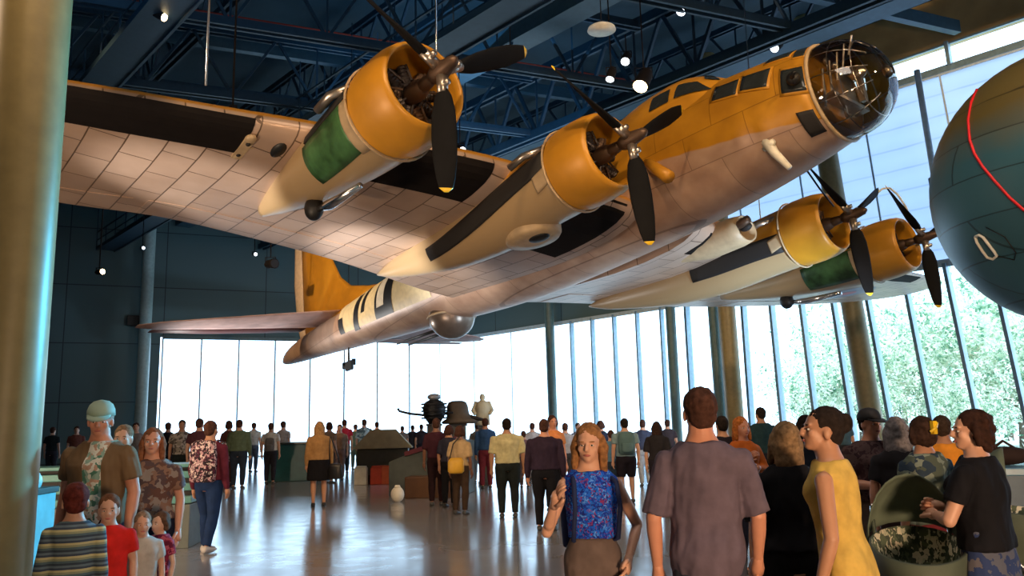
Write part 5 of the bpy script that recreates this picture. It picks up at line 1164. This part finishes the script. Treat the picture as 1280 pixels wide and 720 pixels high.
c = ground(496, 628); b = MB(); b.ell((0, 0, .16), (.15, .15, .17)); b.tube([(0, 0, .3), (0, 0, .36)], [.08, .05]); o = b.build('white_jug', M_white, None, (c.x, c.y + .1, -.0), smooth=True); tag(o, 'white round jug standing on the floor by the grey ramp', 'jug')
# raised exhibits: dark engine bust, brown helmet-shaped casting, pale figure
def pedestal(u, Y, h, w_, label, mat):
    c = at(u, 560, Y); b = MB(); b.box((0, 0, h/2), (w_, w_, h)); b.box((0, 0, h + .03), (w_*1.15, w_*1.15, .06)); b.box((0, 0, .05), (w_*1.2, w_*1.2, .1)); o = b.build('pedestal', mat, None, (c.x, c.y, 0)); bevel(o, .015); tag(o, label, 'pedestal'); return c
M_ped = plain('grey_pedestal', (.10, .10, .10), .5)
c = pedestal(543, 21.3, 1.62, .34, 'grey pedestal under the dark engine exhibit', M_ped)
root = empty('radial_engine_exhibit', (c.x, c.y, 1.68)); tag(root, 'dark finned engine exhibit with a thin pipe, raised above the heads', 'engine'); root.scale = (.9,)*3
b = MB(); b.tube([(0, 0, 0), (0, 0, .2), (0, 0, .45), (0, 0, .62), (0, 0, .7)], [.16, .30, .34, .26, .1], 16)
for i in range(5): b.tube([(.36*cos(2*pi*j/20), .36*sin(2*pi*j/20), .16 + .1*i) for j in range(21)], .025, 6)
b.build('casing', plain('dark_gunmetal', (.03, .032, .035), .4, .4), root, smooth=True); b = MB(); b.tube([(-.3, 0, .25), (-.7, 0, .30), (-1.0, 0, .38), (-1.05, 0, .46)], .035, 8); b.build('side_pipe', M_black, root, smooth=True); b = MB(); b.tube([(.3, 0, .3), (.55, 0, .3)], .03, 8); b.build('side_pipe', M_black, root, smooth=True); b = MB(); b.ell((0, 0, .76), (.2, .2, .1)); b.build('steel_cap', plain('grey_cap', (.4, .42, .45), .4, .3), root, smooth=True)
c = pedestal(573, 21.6, 1.60, .4, 'grey pedestal under the brown casting exhibit', M_ped)
root = empty('casting_exhibit', (c.x, c.y, 1.66)); tag(root, 'brown hat-shaped metal casting with a wide brim, raised above the heads', 'exhibit'); root.scale = (.70,)*3
b = MB(); b.loft([[Vector((r*cos(2*pi*j/24) + x, r*.8*sin(2*pi*j/24), z)) for j in range(24)] for r, z, x in ((.62, .0, .05), (.72, .08, .08), (.48, .2, .04), (.42, .4, 0), (.40, .65, -.02), (.34, .80, -.02), (.2, .86, -.02))]); b.build('dome', plain('brown_grey_casting', (.11, .085, .06), .6, .2), root, smooth=True)
b = MB(); b.tube([(.3, 0, .25), (.7, 0, .18), (1.0, 0, .12)], [.14, .08, .05], 10); b.build('snout', M_dark, root, smooth=True)
c = pedestal(604, 22.8, 1.55, .24, 'dark pedestal under the pale standing figure', M_ped)
root = empty('statue', (c.x, c.y, 1.61)); tag(root, 'pale ochre statue standing raised behind the blue-jacketed person', 'statue'); root.scale = (.8,)*3
b = MB(); b.tube([(0, 0, 0), (0, 0, .3), (0, 0, .6), (0, 0, .78), (0, 0, .86)], [.26, .24, .27, .2, .07], 16); b.ell((0, 0, .96), (.1, .12, .13))
for s_ in (1, -1): b.tube([(s_*.22, 0, .74), (s_*.34, -.05, .5), (s_*.26, -.2, .36)], [.08, .065, .045], 10); b.ell((s_*.22, 0, .74), (.09, .09, .09))
me = remeshed(b, .02, 'figure', 3); link_mesh('figure', me, plain('pale_ochre_stone', (.48, .42, .28), .7), root)
# pale blue case at the bottom left
c = at(32, 640, 8.2); root = empty('display_case', (c.x, c.y, 0), .1); tag(root, 'pale cyan case with a bright top at the bottom left by the big column', 'case')
b = MB(); b.box((0, 0, .52), (.34, .5, 1.04)); bevel(b.build('cabinet', plain('pale_cyan_laminate', (.22, .52, .56), .35), root), .012)
b = MB(); b.box((0, 0, 1.07), (.38, .54, .06)); bevel(b.build('lid', plain('dark_trim_strip', (.03, .08, .08), .4), root), .01)
b = MB(); b.ell((-.02, 0, 1.16), (.14, .18, .13)); b.build('hood', plain('frosty_cyan_plastic', (.45, .72, .72), .3), root, smooth=True)
for z in (.3, .62, .9): b = MB(); b.beam((-.17, -.255, z), (.17, -.255, z), .012, .02); b.build('drawer_gap', M_dark, root)
# strollers with patterned seats at the right
def stroller(u, Y, rz, label, s=1., zz=.0):
    c = at(u, 640, Y); root = empty('stroller', (c.x, c.y, 0), rz); tag(root, label, 'stroller'); root.scale = (s, s, s*1.32)
    b = MB(); n = 24; rings = []
    for t_, (w_, d_, z) in enumerate(((.02, .02, .42), (.20, .16, .44), (.30, .25, .55), (.36, .30, .74), (.38, .32, .86))): rings.append([Vector((w_*1.35*cos(2*pi*j/n), d_*sin(2*pi*j/n), z + .14*(w_*cos(2*pi*j/n)))) for j in range(n)])
    for t_, (w_, d_, z) in enumerate(((.36, .30, .865), (.33, .27, .74), (.27, .22, .57), (.02, .02, .48))): rings.append([Vector((w_*1.35*cos(2*pi*j/n), d_*sin(2*pi*j/n), z + .14*(w_*cos(2*pi*j/n)))) for j in range(n)])
    b.loft(rings)
    for i, f in enumerate(b.f): b.mi[i] = 1 if i >= 5*n else 0
    b.build('seat', [plain('olive_grey_canvas', (.08, .10, .07), .7), patterned('cream_black_leaf_print', [(.05, .07, .05), (.55, .56, .42), (.12, .15, .10), (.70, .66, .52), (.08, .10, .08)], 30)], root, smooth=True)
    b = MB(); m_ = 10; L = []
    for i in range(m_ + 1):
        a = radians(15 + 62*i/m_); L.append([Vector((.46*cos(t) if False else .10 + .40*cos(a), .32*cos(t), .84 + .40*sin(a)*max(.02, sin(t)))) for t in (pi*j/12 for j in range(13))])
    b.loft(L, cap=False, closed=False); hd = b.build('hood', plain('sage_canvas', (.12, .15, .11), .8), root, smooth=True); so = hd.modifiers.new('thick', 'SOLIDIFY'); so.thickness = .01
    b = MB(); 
    for sy in (-.26, .26): b.tube([(.5, sy, 1.02), (.3, sy, .72), (-.1, sy, .38), (-.4, sy, .16)], .016, 8); b.tube([(.42, sy, .16), (.1, sy, .45), (-.15, sy, .62)], .016, 8)
    b.tube([(.5, -.26, 1.02), (.52, 0, 1.04), (.5, .26, 1.02)], .02, 8); b.build('frame', M_steel, root, smooth=True)
    for (x, y) in ((-.4, .26), (-.4, -.26), (.42, .28), (.42, -.28)):
        b = MB(); b.tube([(x + .11*cos(2*pi*j/20), y, .13 + .11*sin(2*pi*j/20)) for j in range(21)], .022, 8); wh = b.build('wheel', M_blackrub, root, smooth=True); b = MB(); b.tube([(x, y - .02, .13), (x, y + .02, .13)], .05, 10); b.build('wheel_hub', M_metal, wh, smooth=True)
    return root
stroller(1142, 4.72, 1.2, 'stroller with a leaf-print seat and sage hood between the yellow dress and the black T-shirt', .78)
stroller(1300, 5.3, 2.6, 'second stroller with a leaf-print seat at the right edge of the crowd', .85)
# bench with a dark bag beyond the right woman
c = at(1262, 575, 9.); root = empty('bench', (c.x + .2, c.y, 0), -.3); tag(root, 'pale blue flat-topped bench beside the right-hand glass', 'bench')
b = MB(); b.box((0, 0, 1.0), (2.2, 1.2, .08)); bevel(b.build('bench_top', plain('pale_blue_laminate', (.16, .34, .48), .3), root), .012)
for x in (-.95, .95): b = MB(); b.box((x, 0, .48), (.1, 1.0, .96)); b.build('bench_leg', M_mull, root)
b = MB(); b.box((0, .1, .5), (1.8, .06, .9)); b.build('bench_panel', plain('blue_panel', (.05, .14, .24), .4), root)
b = MB(); b.ell((0, 0, .10), (.3, .16, .10)); b.tube([(-.15, 0, .16), (0, 0, .26), (.15, 0, .16)], .015, 6); o = b.build('duffel_bag', plain('dark_brown_canvas', (.05, .03, .025), .8), None, (c.x - .05, c.y, 1.04), smooth=True); tag(o, 'dark brown bag lying on the pale blue bench at the right', 'bag')
# floral panel on the capped man's shirt: lies on the chest
bpy.data.scenes.remove(WORK)
